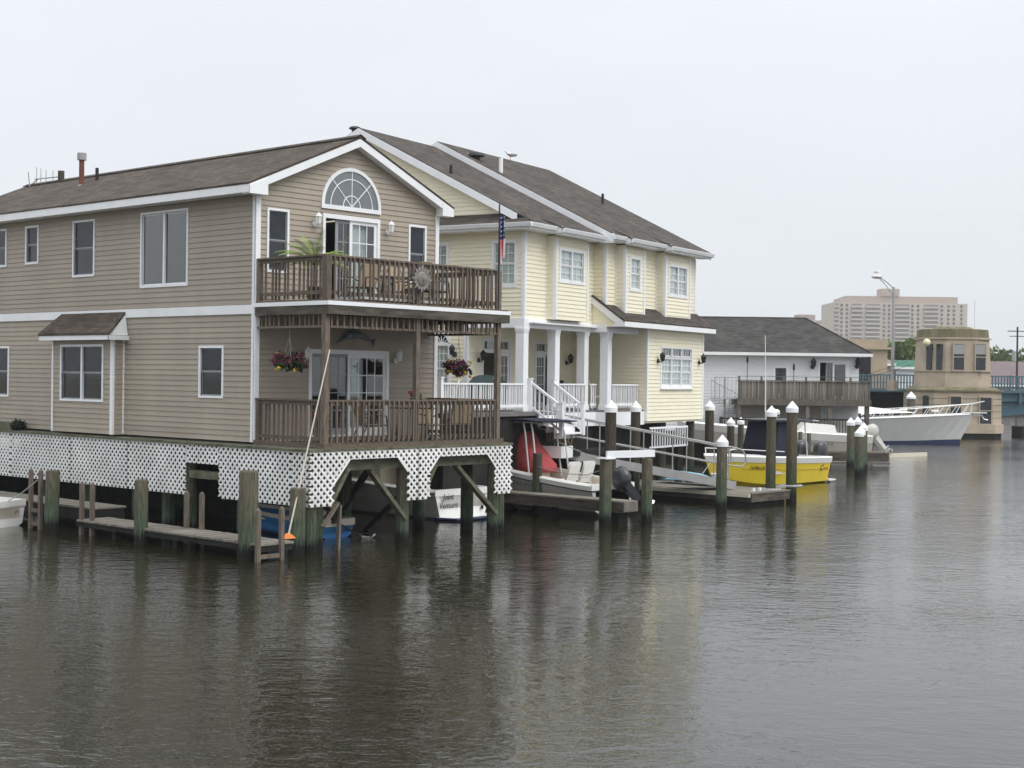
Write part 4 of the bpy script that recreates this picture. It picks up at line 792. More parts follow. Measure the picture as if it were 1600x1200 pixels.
# street lamp on the bridge
SLp = thing('street_lamp', 'tall grey street lamp with curved double arm on the blue bridge', 'street lamp', (79.5, 25.65, 3.3))
q = MB(SLp); q.cyl((79.5, 25.65, 4.0), (79.5, 25.65, 11.0), .13, .09, 10); q.build('pole', M['alu'], SLp)
q = MB(SLp); q.box(79.2, 79.8, 25.35, 25.95, 3.3, 4.05); q.build('pedestal', M['concrete'], SLp)
hd = Vector((78.6, 26.56, 11.75))
q = MB(SLp); q.tube([(79.5, 25.65, 10.9), (79.15, 26.0, 11.35), (78.75, 26.4, 11.72)], .045, 6); q.tube([(79.5, 25.65, 10.3), (79.1, 26.05, 11.1), (78.7, 26.45, 11.68)], .035, 6); q.build('arm', M['alu'], SLp)
q = MB(SLp); q.ell(hd, .42, .42, .16, 10, 6); q.build('lamp_head', M['steel'], SLp, smooth=True)

# ================================================================ far buildings
AP = thing('apartment_tower', 'large pinkish grey apartment tower with balcony columns in the distance', 'apartment building', (877, 441, 0), R(-48))
ab = MB(); ab.box(-42, 47, 0, 25, 0, 57); ab.build('tower_block', M['apt'], AP)
q = MB(); q.box(-33, 41, 2, 23, 57, 61.5); q.box(-10, 2, 1, 14, 61.5, 66.5); q.box(-37, -33, 2, 23, 57, 60); q.build('penthouse', mk('penthouse brick', (.38, .30, .245), .85, .06, .05), AP)
q = MB(); q.prism([(-42, .3, 0), (-42, .3, 56), (-42, 14, 56), (-42, 14, 0)], (-4, 5, 0)); q.build('tower_wing', M['apt'], AP)
bslab = mk('balcony slabs', (.47, .43, .38), .8, .05, 1); bdark = mk('balcony shade and window bands', (.20, .18, .165), .9, .1, 1)  # bdark: recess shade painted as dark panels on the facade; also window bands
cols_ = [(-30, -23), (-20.5, -11), (-1, 8.5), (18, 27.5), (-41, -38.5)]
for a, b in cols_:
    for k in range(19):
        z = 3+k*2.82
        q = MB(); q.box(a, b, -.3, .0, z+.5, z+2.5); q.build('balcony_shade', bdark, AP)
        q = MB(); q.box(a-.2, b+.2, -1.6, -.02, z, z+.9); q.build('balcony', bslab, AP)
wm = None
for u in (-36.5, -33, -8.3, -5, 10.5, 14.2, 30, 34.3, 38, 43):
    for k in range(19):
        if wm is None: q = MB(); q.box(-.75, .75, -.35, -.02, .7, 2.2); o = q.build('window', mk('far window', (.05, .052, .06), .3, .5, .02, rnd=.6), AP); wm = o.data
        else: o = bpy.data.objects.new('window', wm); COL.objects.link(o); o.parent = AP
        o.location = (u, 0, 3+k*2.82)
AP2 = thing('distant_block', 'low brown apartment block left of the tall tower, above white house roof', 'apartment building', (940, 552, 0), R(-48))
q = MB(); q.box(-2, 40, 0, 20, 0, 50); q.build('tower_block', M['apt'], AP2); q = MB(); q.box(-2, 11, 0, 15, 50, 54); q.box(20, 27, 2, 15, 50, 53); q.build('roof_structure', mk('brown roof block', (.30, .2, .17), .85, .1, .05), AP2)
for k in range(12): q = MB(); q.box(12, 38, -.4, -.02, 47.5-k*3, 49-k*3); q.build('window_band', bdark, AP2)
TB = thing('tan_bridge_house', 'plain tan twin tower behind white house roof with cream globe lamp', 'building', (90.5, 34.3, 0), R(-48))
q = MB(); q.box(-4, 2.2, 0, 5, 0, 7.5); q.build('wall', M['tanwall'], TB); q = MB(); q.box(-4.2, 2.5, -.25, 5.2, 6.65, 6.85); q.build('cornice', M['tanwall'], TB)
q = MB(); q.box(-1.6, .8, -.06, 0, 3.6, 6.2); q.build('window', M['darkglass'], TB); g = MB(); g.ell((-2.9, -.6, 7.25), .35, .35, .35, 10, 7); g = g.build('lamp_globe', M['globe'], TB, smooth=True); q = MB(); q.cyl((-2.9, -.6, 6.0), (-2.9, -.6, 6.9), .06, .06, 6); q.cyl((-2.9, -.6, 6.05), (-2.9, .1, 6.05), .05, .05, 6); q.build('lamp_bracket', M['black'], g)
def far_house(name, label, loc, wdt, dep, h, rh, wallm, roofm, overh=.4, gable=False):
    t = thing(name, label, 'house', loc, R(-48)); q = MB(); q.box(-wdt/2, wdt/2, 0, dep, 0, h); q.build('wall', wallm, t)
    q = MB(); a, b = wdt/2+overh, dep+overh
    if gable: q.prism([(-a, -overh, h), (-a, b, h), (-a, dep/2, h+rh)], (2*a, 0, 0))
    else: q.add([(-a, -overh, h), (a, -overh, h), (a, b, h), (-a, b, h), (-a*.5, dep/2, h+rh), (a*.5, dep/2, h+rh)], [(0, 1, 5, 4), (1, 2, 5), (2, 3, 4, 5), (3, 0, 4), (3, 2, 1, 0)])
    q.build('roof', roofm, t); q = MB(); q.box(-a, a, -overh-.05, -overh, h-.22, h+.02); q.build('fascia', M['trim'], t)
    q = MB(); q.box(-wdt*.25-.5, -wdt*.25+.5, -.05, 0, h-1.9, h-.6); q.build('window', M['trim'], t); return t
rfg = mk('far grey shingles', (.20, .17, .16), .9, .1, 1)
far_house('grey_cottage', 'small grey cottage with brown grey roof behind the blue bridge railing', (114.4, 46.6, 1.3), 4.6, 5, 4.5, 1.2, mk('grey green cottage wall', (.36, .35, .28), .8, .05, 1), rfg)
far_house('green_roof_building', 'low white building with green roof behind the street lamp', (119.4, 42.6, 1.3), 6.5, 5, 4.2, .75, M['trim'], mk('green roof', (.035, .13, .085), .8, .15, 1), gable=True)
far_house('brown_roof_house', 'long brown grey roofed house at right edge behind the bridge', (185, 56, 1.3), 22, 10, 2.5, 3.4, mk('brown wall', (.2, .15, .13), .9, .1, 1), mk('purple brown shingles', (.17, .135, .135), .9, .08, 1), gable=True)
# trees
def tree(name, label, loc, rx, rz, n, leaf, seed, trunk_h):
    rnd_ = random.Random(seed); t = thing(name, label, 'tree', loc, 0, None); x, y, z = 0, 0, 0
    tk = MB(); tk.cyl((0, 0, -.5), (0, 0, trunk_h), rx*.07, rx*.045, 8)
    for k in range(7):
        a = k*.9+rnd_.random(); tk.cyl((0, 0, trunk_h*.8), (rx*.6*math.cos(a), rx*.6*math.sin(a), trunk_h+rz*(.3+.8*rnd_.random())), rx*.035, rx*.01, 6)
    tk.build('trunk', M['darkwood'], t)
    cl = [(rnd_.gauss(0, .45)*rx, rnd_.gauss(0, .4)*rx, trunk_h+rz*(.15+rnd_.random()*1.55), .22+.28*rnd_.random()) for _ in range(44)]
    cl = [c for c in cl if (c[0]/rx)**2+(c[1]/rx)**2+((c[2]-trunk_h-rz*.75)/(rz*1.1))**2 < 1.15]
    c_ = MB()
    for _ in range(n):
        c = rnd_.choice(cl); v = Vector((rnd_.gauss(0, 1), rnd_.gauss(0, 1), rnd_.gauss(0, 1))).normalized()*(.75+.3*rnd_.random()); r = c[3]*rx
        p = Vector((c[0]+v.x*r, c[1]+v.y*r, c[2]+v.z*r*.75)); d = Vector((rnd_.gauss(0, 1), rnd_.gauss(0, 1), rnd_.gauss(0, .7))).normalized(); e = d.cross(Vector((rnd_.random(), rnd_.random(), rnd_.random()))).normalized(); s = leaf*(.6+.8*rnd_.random())
        c_.add([p-d*s, p+e*s*.5, p+d*s, p-e*s*.5], [(0, 1, 2, 3)])
    c_.build('crown', M['leaf'], t); return t
tree('broad_tree', 'broad green tree between street lamp and tan tower, largest of the trees', (139.5, 53.8, 1.3), 4.8, 2.9, 10000, .3, 3, 1.8)
tree('broad_tree', 'green tree left of the street lamp behind the tan twin tower', (137, 58, 1.3), 3.6, 2.4, 6000, .3, 4, 1.9)
tree('broad_tree', 'dusky tree behind the utility pole at the right edge', (205, 71, 1.3), 6.0, 2.8, 5000, .4, 5, 1.8)
tree('broad_tree', 'small dull tree just right of the tan bridge tower', (212, 80, 1.3), 5.0, 2.8, 4000, .4, 6, 2.0)
UP = thing('utility_pole', 'wooden utility pole with crossarm and transformer at the right edge', 'utility pole', (176, 57.5, 1.3))
q = MB(); q.cyl((0, 0, 0), (0, 0, 10.5), .17, .12, 8); q.build('pole', M['darkwood'], UP); q = MB(); q.beam((-.9, 1.0, 9.9), (.9, -1.0, 9.9), .12, .12); q.beam((-.7, .8, 9.2), (.7, -.8, 9.2), .1, .1); q.build('crossarm', M['darkwood'], UP); q = MB(); q.cyl((-.55, .2, 5.8), (-.55, .2, 7.1), .3, .3, 10); q.build('transformer', M['alu'], UP)
# ================================================================ docks
def dock(name, label, x0, x1, y0, y1, z, across='x', side=.28, plank=.145, fender=None):
    T = thing(name, label, 'dock', ((x0+x1)/2, (y0+y1)/2, 0)); q = MB(T)
    q.box(x0+.03, x0+.1, y0+.02, y1, z-.05-side, z-.045); q.box(x1-.1, x1-.03, y0+.02, y1, z-.05-side, z-.045); q.box(x0+.1, x1-.1, y0+.02, y0+.1, z-.05-side, z-.045); q.build('dock_frame', M[DOCKF], T)
    me = None; n = int((y1-y0)/plank) if across == 'x' else int((x1-x0)/plank)
    for i in range(n):
        if me is None:
            b = MB(); b.box(-(x1-x0)/2, (x1-x0)/2, 0, plank-.012, z-.045, z) if across == 'x' else b.box(0, plank-.012, -(y1-y0)/2, (y1-y0)/2, z-.045, z); o = b.build('plank', M['dockwood'], T); me = o.data
        else: o = bpy.data.objects.new('plank', me); COL.objects.link(o); o.parent = T
        o.location = (random.uniform(-.012, .012), y0+i*plank-(y0+y1)/2, random.uniform(-.004, .004)) if across == 'x' else (x0+i*plank-(x0+x1)/2, random.uniform(-.012, .012), random.uniform(-.004, .004))
    return T
DOCKF = 'darkwood'  # near-black frame: shade under the low docks put into its colour
d1 = dock('low_dock', 'low narrow plank dock running along the lattice side of beige house', -2.08, -1.2, -2.92, 4.1, .36, side=.12)
for y in (-2.2, .2, 2.6):
    for x in (-1.95, -1.45): q = MB(d1); q.box(x, x+.15, y, y+.15, -.8, .31); q.build('dock_leg', M['darkwood'], d1)
dock('walkway_dock', 'raised plank walkway against the house piles at far left', -1.5, -.55, 4.3, 13.5, .58)
DOCKF = 'grime'
d2 = dock('finger_dock', 'grey finger dock between the red covered boat and beige house deck', 9.78, 10.42, -3.12, 2.5, .62, side=.26)
q = MB(d2); q.box(9.80, 10.40, -3.16, -3.12, .34, .60); q.build('end_board', M['silver'], d2)
for y in (-2.9, -.5): q = MB(d2); q.box(9.9, 10.3, y, y+.4, -.6, .3); q.build('float_block', M['darkwood'], d2)
d3 = dock('floating_dock', 'floating plank dock with white edge strip below the aluminium gangway', 17.35, 19.6, -2.25, 4.0, .42, side=.24)
q = MB(d3); q.box(17.28, 17.35, -2.2, 4.0, .28, .40); q.build('edge_strip', M['cream'], d3)
q = MB(d3); q.box(17.4, 19.5, -2.1, 4.0, -.4, .13); q.build('float_block', M['darkwood'], d3)
for x in (18.0, 18.35): q = MB(d3); q.box(x, x+.08, -1.9, -1.82, .42, .52); q.build('cleat', M['trim'], d3)
q = MB(); d5 = thing('slip_dock', 'brown plank dock under the long white boat behind yellow boat', 'dock', (42.6, 7.6, 0), R(132)); q = MB(); q.box(-.6, 7.2, .6, 1.8, .18, .55); q.build('dock_frame', M['grime'], d5); q = MB(); q.box(-.65, 7.2, .55, 1.8, .552, .60); q.build('dock_top', M['deckflat'], d5); q = MB(); q.box(-.6, 3.5, 1.85, 2.0, .05, .16); q.build('pale_curb', M['silver'], d5)
d6 = thing('float_platform', 'low pale floating platform with two stakes off the white yacht bow', 'dock', (49.6, 9.9, 0), R(-10)); q = MB(); q.box(-2.2, 2.2, -.4, .7, -.1, .10); q.build('deck', M['darkwood'], d6); q = MB(); q.box(-.9, 2.25, -.5, -.4, .0, .2); q.build('pale_log', M['cream'], d6)
for x in (-1.9, -1.1): q = MB(); q.cyl((x, .5, -.3), (x+.02, .5, 1.0), .06, .06, 7); q.build('stake', M['silver'], d6)
def ladder(label, x, y, dx, dy, h, z0=-.5, rung=(.12, .40)):
    T = thing('dock_ladder', label, 'ladder', (x, y, 0), 0, 'wooden ladders on the low dock')
    for k in (0, 1):
        b = MB(); cx_, cy_ = dx*k, dy*k; b.box(cx_-.045, cx_+.045, cy_-.045, cy_+.045, z0, h-.04); b.lathe((cx_, cy_, h-.04), [(.06, 0), (.03, .05)], 4); b.build('rail_post', mk_ladder, T)
    for z in rung: b = MB(); b.beam((0, 0, z), (dx, dy, z), .04, .09); b.build('rung', mk_ladder, T)
mk_ladder = mk('brown ladder timber', (.15, .125, .10), .8, .35, 3, (6, 6, 1), .2, spec=.2)
ladder('wooden dock ladder nearest the white dinghy, pointed tops', -2.12, 6.05, .02, -.42, 1.45, rung=(.12, .45))
ladder('plain wooden dock ladder second from the left, behind the leaning grey pile', -2.0, 3.95, .02, -.42, 1.25, rung=(.3,))
ladder('wooden dock ladder seen inside the lattice hatch opening', -1.3, .75, .02, -.55, 1.2, rung=(.3,))
ladder('wooden dock ladder at near end of low dock beside orange paddle', -2.16, -2.93, .60, -.02, 1.1, rung=(.1,))
AB = thing('leaning_plank', 'weathered plank brace leaning beside the blue boat', 'plank', (.45, -2.3, 0)); q = MB(AB); q.beam((.42, -2.45, -.3), (.52, -2.4, 1.0), .10, .05); q.beam((-.05, -2.5, .55), (.45, -2.42, 1.05), .1, .05); q.build('plank_body', mk_ladder, AB)

# ================================================================ mooring piles
def mpile(label, x, y, z1, r=.15, cap=False, m='pile', name='mooring_pile', group=None, hoop=None, lean=0):
    T = thing(name, label, 'pile', (x, y, 0), 0, group); q = pile(T, 0, 0, z1, r, m, 'shaft', lean)
    if cap:
        c = MB(); c.lathe((lean*z1, 0, z1-.12), [(r*1.18, 0), (r*1.2, .14), (r*1.13, .16), (r*.05, .16+r*1.25)], 14); c.build('cap', M['trim'], T)
    if hoop:
        h = MB(); n = 18
        pts = [(r*1.9*math.cos(2*math.pi*i/n), r*1.9*math.sin(2*math.pi*i/n), hoop) for i in range(n+1)]; h.tube(pts, .045, 6); h.beam((-r*1.9, 0, hoop), (-r*1.9-.5, .1, hoop), .1, .08); h.build('pile_hoop', M['alu'], T)
    return T
G1, G2, G3 = 'bare piles along the low dock', 'white capped mooring piles', 'bare piles around the slips'
mpile('grey leaning bare pile between the two left dock ladders', -2.0, 5.3, 1.46, .165, group=G1, lean=.02)
mpile('bare brown pile at middle of low dock edge, chewed at waterline', -2.05, 1.42, 1.45, .15, group=G1)
mpile('thick green stained pile, tallest beside the lattice, near end of low dock', -2.0, -2.40, 1.85, .20, group=G1)
mpile('green stained pile against narrow lattice panel beside orange paddle', -.72, -2.42, 1.43, .17, group=G1, lean=.02)
mpile('bare pile with rope left of the red covered boat stern', 10.55, .55, 1.72, .14, group=G3, m='piledark')
mpile('green bare pile carrying white board at finger dock end', 9.55, -2.72, 1.74, .165, group=G3)
mpile('green bare pile under right end of white board, before black outboard', 11.0, -3.0, 1.72, .15, group=G3)
WB = thing('white_board', 'white painted board spanning two piles at the finger dock end', 'board', (10.3, -2.85, 1.7)); q = MB(WB); q.beam((9.45, -2.82, 1.86), (11.15, -3.12, 1.86), .06, .19); q.box(9.35, 9.75, -2.9, -2.55, 1.74, 1.77); q.build('board', M['trim'], WB)
mpile('white capped dark pile standing in front of the gangway rails', 13.0, -.15, 3.0, .165, True, 'piledark', group=G2)
mpile('white capped pile behind the gangway, right of porch railing', 16.3, 1.45, 2.95, .155, True, 'piledark', group=G2)
mpile('short white capped green pile at foot of the gangway', 15.85, -2.14, 2.0, .16, True, group=G2, lean=.01)
mpile('tall white capped pile, left one of the pair before yellow boat', 19.25, -1.72, 2.85, .155, True, group=G2, hoop=.42, m='pilemid')
mpile('tall white capped pile, right one of the pair before yellow boat', 20.2, -1.9, 2.98, .17, True, group=G2, hoop=.50, m='pilemid', name='mooring_pile')
mpile('white capped dark pile by the right corner of yellow house', 25.3, 4.8, 2.85, .17, True, 'piledark', group=G2)
mpile('small white capped pile left of the white boat bow', 29.0, 6.3, 2.15, .15, True, 'piledark', group=G2)
mpile('small white capped pile before the long white boat bow', 30.2, 5.6, 1.75, .14, True, 'piledark', group=G2)
mpile('tiny white capped pile by the dark dock fence', 37.2, 11.2, 1.95, .14, True, 'piledark', group=G2)
mpile('small white capped pile under porch right end behind gangway', 22.5, 4.2, 2.0, .15, True, 'piledark', group=G2)
for (x, y, z, t) in ((34.3, 3.45, 1.72, 'nearest'), (35.9, 4.25, 1.72, 'middle'), (37.5, 5.0, 1.85, 'rightmost'), (39.5, 6.75, 2.0, 'rear left'), (40.6, 7.0, 2.02, 'rear right')):
    mpile(t+' white capped pile of the cluster right of yellow boat', x, y, z, .17, True, group=G2)
mpile('white capped pile in front of the dark bridge opening, behind yacht rail', 72.6, 20.6, 2.9, .28, True, group=G2)
mpile('plain pile beside the yacht hull side', 58.5, 17.0, 2.0, .3, False, 'piledark', group=G3)
for k, (x, y) in enumerate(((33.2, 5.6), (34.4, 5.9))):
    mpile(('left' if k == 0 else 'right')+' slim pale stake before the long white boat', x, y, 1.75 if k == 0 else 1.65, .09, group='slim stakes by white boat', name='stake')

# ================================================================ gangway
GW = thing('gangway', 'aluminium gangway with looped tube handrails sloping to floating dock', 'gangway', (13.4, 2.1, 0))
ga, gb = Vector((12.7, 2.3, 1.74)), Vector((18.3, -.75, .62)); gd = (gb-ga); gh = Vector((gd.x, gd.y, 0)).normalized(); gn = Vector((-gh.y, gh.x, 0))*.5
q = MB(GW); q.beam(ga, gb, .95, .06); q.build('walking_surface', mk('grey gangway tread', (.32, .31, .28), .8, .12, 6), GW)
for s in (-1, 1):
    q = MB(GW); q.beam(ga+gn*s-Vector((0, 0, .06)), gb+gn*s-Vector((0, 0, .06)), .05, .26); q.build('side_beam', M['alu'], GW)
    q = MB(GW); H = Vector((0, 0, 1.12)); Hm = Vector((0, 0, .55)); a, b = ga+gn*s, gb+gn*s; d = gd.normalized()
    loop = lambda c, sg: [c+H, c+H+d*sg*.22-Vector((0, 0, .03)), c+d*sg*.34+Vector((0, 0, .95)), c+d*sg*.36+Vector((0, 0, .75)), c+d*sg*.25+Vector((0, 0, .58)), c+Hm]
    q.tube(list(reversed(loop(a, -1))), .028, 7); q.tube([a+H, b+H], .028, 7); q.tube(loop(b, 1), .028, 7); q.tube([a+Hm, b+Hm], .022, 6)
    ro = q.build('handrail', M['alu'], GW)
    for k in range(5):
        c = a+(b-a)*(.04+.23*k); q = MB(GW); q.cyl(c-Vector((0, 0, .1)), c+H, .022, .022, 6); q.build('stanchion', M['alu'], ro)
q = MB(); LDk = thing('gangway_landing', 'white edged landing deck at head of the gangway below porch steps', 'deck', (13.2, 2.2, 0), R(11)); q.box(-1.0, 4.6, -.9, -.15, 1.52, 1.68); q.build('deck', M['darkwood'], LDk); q = MB(); q.box(-1.25, -.55, -.96, -.9, 1.5, 1.85); q.box(-1.25, -1.19, -.9, -.15, 1.5, 1.85); q.build('white_edge', M['trim'], LDk)
RC = thing('coiled_rope', 'tan dock line coiled over the gangway handrail', 'rope', (13.6, 1.6, 2.2)); q = MB(RC)
for k in range(7):
    c = ga+gn*-1+gd.normalized()*(.05+.12*k)+Vector((0, 0, .56)); q.tube([c+Vector((.02*math.cos(t), .06*math.sin(t), -.16+.16*math.cos(t))) for t in [2*math.pi*i/10 for i in range(11)]], .022, 5)
q.build('rope_coils', mk('tan rope', (.34, .25, .11), .9, .25, 12), RC)
TP = thing('blue_tarp', 'light blue plastic tarp bundle on floating dock behind the gangway', 'tarp', (19.0, 1.3, .42)); q = MB(TP)
secs = [[(18.6+.8*i/5+.05*math.sin(3*i+j), 2.3-.36*j, .43+(.42-.10*abs(i-2.5))*(1+.3*math.sin(2*i+j*1.7))*math.sin(math.pi*(j+.3)/6.6)) for i in range(6)] for j in range(7)]
q.loft(secs); q.build('tarp_sheet', mk('light blue plastic', (.24, .50, .62), .5, .2, 4), TP, smooth=True)
BX = thing('white_bucket', 'white tub standing on the floating dock beside blue tarp', 'bucket', (19.2, .2, .42)); q = MB(); q.lathe((0, 0, 0), [(.2, 0), (.25, .35), (.27, .36), (.27, .4), (.22, .4)], 14); q.build('tub', M['trim'], BX)

# ================================================================ boats (own frame: x forward, y to port, z up, origin at stern waterline)
CHR = .35
def hullpts(L, B, zs, zb, t, draft=.3, flare=.80, rake=.10):
    f = 1-max(0, (t-.42)/.58)**2.3; hb = B/2*(.93+.07*min(1, t/.3))*max(f, .012); z = zs+(zb-zs)*t**1.3
    cbm = hb*(flare-.25*t*t); cz = .06+(CHR if L < 10 else .06)*zb*max(0, (t-.45)/.55)**2; kz = -draft+(draft+(.62 if L < 10 else .1)*zb)*max(0, (t-.6)/.4)**2.6
    xs, xc, xk = L*t, L*t*(1-rake*.6*t), L*t*(1-rake*t*1.3)
    return (xs, hb, z), (xc, cbm, cz), (xk, 0, min(kz, cz))
def boat(name, label, loc, rz, L, B, zs, zb, hull, top='gel', inner='cream', deckfrom=.62, sole=.25, gw=.2, stripe=None, band=.2, group=None, draft=.3):
    T = thing(name, label, 'boat', loc, rz, group); ts = [0, .1, .2, .3, .4, .5, .6, .7, .78, .85, .91, .96, 1.0]
    q = MB(); secs = []
    for t in ts:
        s, c, k = hullpts(L, B, zs, zb, t, draft); secs.append([(s[0], s[1], s[2]), (c[0], c[1], c[2]), (k[0], 0, k[2]), (c[0], -c[1], c[2]), (s[0], -s[1], s[2])])
    q.loft(secs, False, True); q.build('hull', M[hull], T)
    q = MB(); secs = []
    for t in ts:      # proud upper band of the topsides, rolled over into the gunwale
        s, c, k = hullpts(L, B, zs, zb, t, draft); fr = min(.9, band/max(.2, s[2]-c[2])); e = .018; ib = max(s[1]-gw*(1-.5*t), .004)
        lo = (s[0]+(c[0]-s[0])*fr, s[1]+(c[1]-s[1])*fr+e, s[2]+(c[2]-s[2])*fr)
        R_ = [lo, (s[0], s[1]+e, s[2]-.02), (s[0], s[1]-.03, s[2]+.03), (s[0], ib, s[2]+.03), (s[0], ib, s[2]-.06)]
        secs.append(R_)
    q.loft(secs); q.loft([[(p[0], -p[1], p[2]) for p in r][::-1] for r in secs]); s, c, k = hullpts(L, B, zs, zb, 0, draft)
    q.box(-.02, gw*.9, -s[1]+.01, s[1]-.01, s[2]-.14, s[2]+.028); q.build('gunwale', M[top], T)
    if stripe:
        q = MB(); pl_, pr_ = [], []
        for t in ts:
            s, c, k = hullpts(L, B, zs, zb, t, draft); fr = min(.9, (band+.015)/max(.2, s[2]-c[2])); pl_.append((s[0]+(c[0]-s[0])*fr, s[1]+(c[1]-s[1])*fr+.012, s[2]+(c[2]-s[2])*fr)); pr_.append((pl_[-1][0], -pl_[-1][1], pl_[-1][2]))
        q.tube(pl_, .022, 5); q.tube(pr_, .022, 5); q.tube([pl_[0], pr_[0]], .022, 5); q.build('rub_stripe', M[stripe], T)
    q = MB(); secs = []
    for t in [x for x in ts if x <= deckfrom+.001]:
        s, c, k = hullpts(L, B, zs, zb, t, draft); ib = max(s[1]-gw*(1-.5*t), .01); secs.append([(s[0], ib, s[2]-.05), (s[0], ib*.97, sole), (s[0], -ib*.97, sole), (s[0], -ib, s[2]-.05)])
    q.loft(secs, False, True, True); q.build('cockpit', M[inner], T)
    q = MB(); secs = []
    for t in [x for x in ts if x >= deckfrom-.001]:
        s, c, k = hullpts(L, B, zs, zb, t, draft); ib = max(s[1]-gw*(1-.5*t), .004)+.01; secs.append([(s[0], ib, s[2]+.02), (s[0], ib*.5, s[2]+.06), (s[0], -ib*.5, s[2]+.06), (s[0], -ib, s[2]+.02)])
    q.loft(secs, False, True, True); q.build('foredeck', M[top], T)
    return T
def outboard(T, x, y, z, tilt, k=1.0, m='engine', prop='black'):
    E = bpy.data.objects.new('outboard', None); 
    ca = MB(); secs = []
    for zz, a, b, o in ((.0, .2, .17, 0), (.12, .30, .21, -.03), (.34, .33, .22, -.06), (.5, .27, .19, -.05), (.58, .14, .12, -.02)):
        secs.append([(o-.05+a*k*math.cos(t)*(1 if math.cos(t) > 0 else 1.1), b*k*math.sin(t), zz*k) for t in [2*math.pi*i/12 for i in range(12)]])
    ca.loft(secs, True, True, True); bpy.data.objects.remove(E)
    o = ca.build('outboard', M[m], T, smooth=True); o.location = (x, y, z); o.rotation_euler = (0, tilt, 0)
    l = MB(); l.loft([[(p[0]*s_-.05, p[1]*s_, zz*k) for p in ((.14*k, 0), (0, .07*k), (-.16*k, 0), (0, -.07*k))] for zz, s_ in ((.05, 1.3), (-.3, 1.1), (-.75, .8))], True, True, True); l.build('leg', M[m], o)
    g = MB(); g.lathe((0, 0, 0), [(.01, -.3), (.06, -.2), (.08, 0), (.07, .16), (.03, .24)], 10); g.v = [(-v[2]*k-.03, v[1]*k, v[0]*k-.82*k) for v in g.v]; g.prism([(.1*k, -.012, -.85*k), (-.12*k, -.012, -.85*k), (-.16*k, -.012, -1.05*k), (-.02*k, -.012, -1.05*k)], (0, .024, 0)); g.box(-.3*k, .1*k, -.11*k, .11*k, -.69*k, -.675*k); g.build('gearcase', M[m], o)
    p = MB()
    for i in range(3):
        a = i*2*math.pi/3; c, s = math.cos(a), math.sin(a); p.add([(-.30*k, .03*c, -.82*k+.03*s), (-.27*k, .17*k*c-.07*k*s, -.82*k+.17*k*s+.07*k*c), (-.30*k, .2*k*c, -.82*k+.2*k*s), (-.34*k, .17*k*c+.07*k*s, -.82*k+.17*k*s-.07*k*c)], [(0, 1, 2, 3)])
    p.build('propeller', M[prop], o); return o
def text(parent, s, size, m, P, xdir, zdir, name='lettering', shear=0, extrude=.002):
    """flat lettering standing on plane (xdir, zdir) at P in the parent's frame"""
    cu = bpy.data.curves.new('t', 'FONT'); cu.body = s; cu.size = size; cu.shear = shear; cu.align_x = 'CENTER'; cu.align_y = 'CENTER'; cu.extrude = extrude
    o = bpy.data.objects.new('t', cu); COL.objects.link(o); bpy.context.view_layer.update()
    me = bpy.data.meshes.new_from_object(o.evaluated_get(bpy.context.evaluated_depsgraph_get())); bpy.data.objects.remove(o); me.name = name
    me.materials.clear(); me.materials.append(m); n = bpy.data.objects.new(name, me); COL.objects.link(n); n.parent = parent
    X = Vector(xdir).normalized(); Z = Vector(zdir); Z = (Z-X*Z.dot(X)).normalized(); Nn = X.cross(Z); mm = Matrix.Identity(4)
    for i in range(3): mm[i][0] = X[i]; mm[i][1] = Z[i]; mm[i][2] = Nn[i]
    mm.translation = Vector(P); n.matrix_local = mm; return n
def side_text(T, s, size, L, B, zs, zb, t, drop, m, shear=0, draft=.3, off=.03):
    """lettering on the port topsides, reading bow to stern"""
    a, c, k = hullpts(L, B, zs, zb, t, draft); a2, c2, k2 = hullpts(L, B, zs, zb, max(t-.05, 0), draft); f = drop/max(.2, a[2]-c[2])
    lerp = lambda p, q: Vector((p[0]+(q[0]-p[0])*f, p[1]+(q[1]-p[1])*f, p[2]+(q[2]-p[2])*f))
    P = lerp(a, c); P2 = lerp(a2, c2); X = P2-P; Z = Vector((a[0]-c[0], a[1]-c[1], a[2]-c[2])); Nn = X.cross(Z).normalized()
    return text(T, s, size, m, P+Nn*off, X, Z, shear=shear)
# --- boat with red console cover
HB = (6.3, 2.1, .78, 1.50)
B1 = boat('bay_boat', 'cream centre console boat with red canvas console cover and silver frame', (11.55, -1.4, .12), R(90), *HB, 'hullgrey', stripe='bluestripe', deckfrom=.6, sole=.3, band=.15)
side_text(B1, 'HYDRA-SPORTS', .17, *HB, .40, .30, mk('grey blue lettering', (.13, .14, .17), .5, .1, 3), .2)
a, c, k = hullpts(*HB, .3); q = MB()
for s in (1,):
    pts = []
    for t, d0, d1 in ((.14, .52, .545), (.2, .46, .56), (.38, .52, .58), (.5, .56, .58)):
        a, c, k = hullpts(*HB, t); H_ = a[2]-c[2]; pts.append([(a[0]+(c[0]-a[0])*d/H_, a[1]+(c[1]-a[1])*d/H_+.012, a[2]+(c[2]-a[2])*d/H_) for d in (d0, d1)])
    q.loft(pts)
q.build('red_stripe', M['red'], B1)
q = MB(); q.loft([[(2.7, .45, .3), (3.8, .45, .3), (3.8, -.45, .3), (2.7, -.45, .3)], [(2.75, .44, 1.2), (3.75, .44, 1.2), (3.75, -.44, 1.2), (2.75, -.44, 1.2)]], True, True, True); q.build('console', M['cream'], B1)
q = MB(); secs = []
prof = ((1.0, 2.25, 4.0, .50), (1.2, 2.35, 3.95, .52), (1.4, 2.55, 3.9, .51), (1.6, 2.75, 3.85, .48), (1.8, 2.95, 3.75, .44), (1.98, 3.05, 3.62, .38), (2.1, 3.12, 3.5, .30), (2.15, 3.2, 3.4, .16))
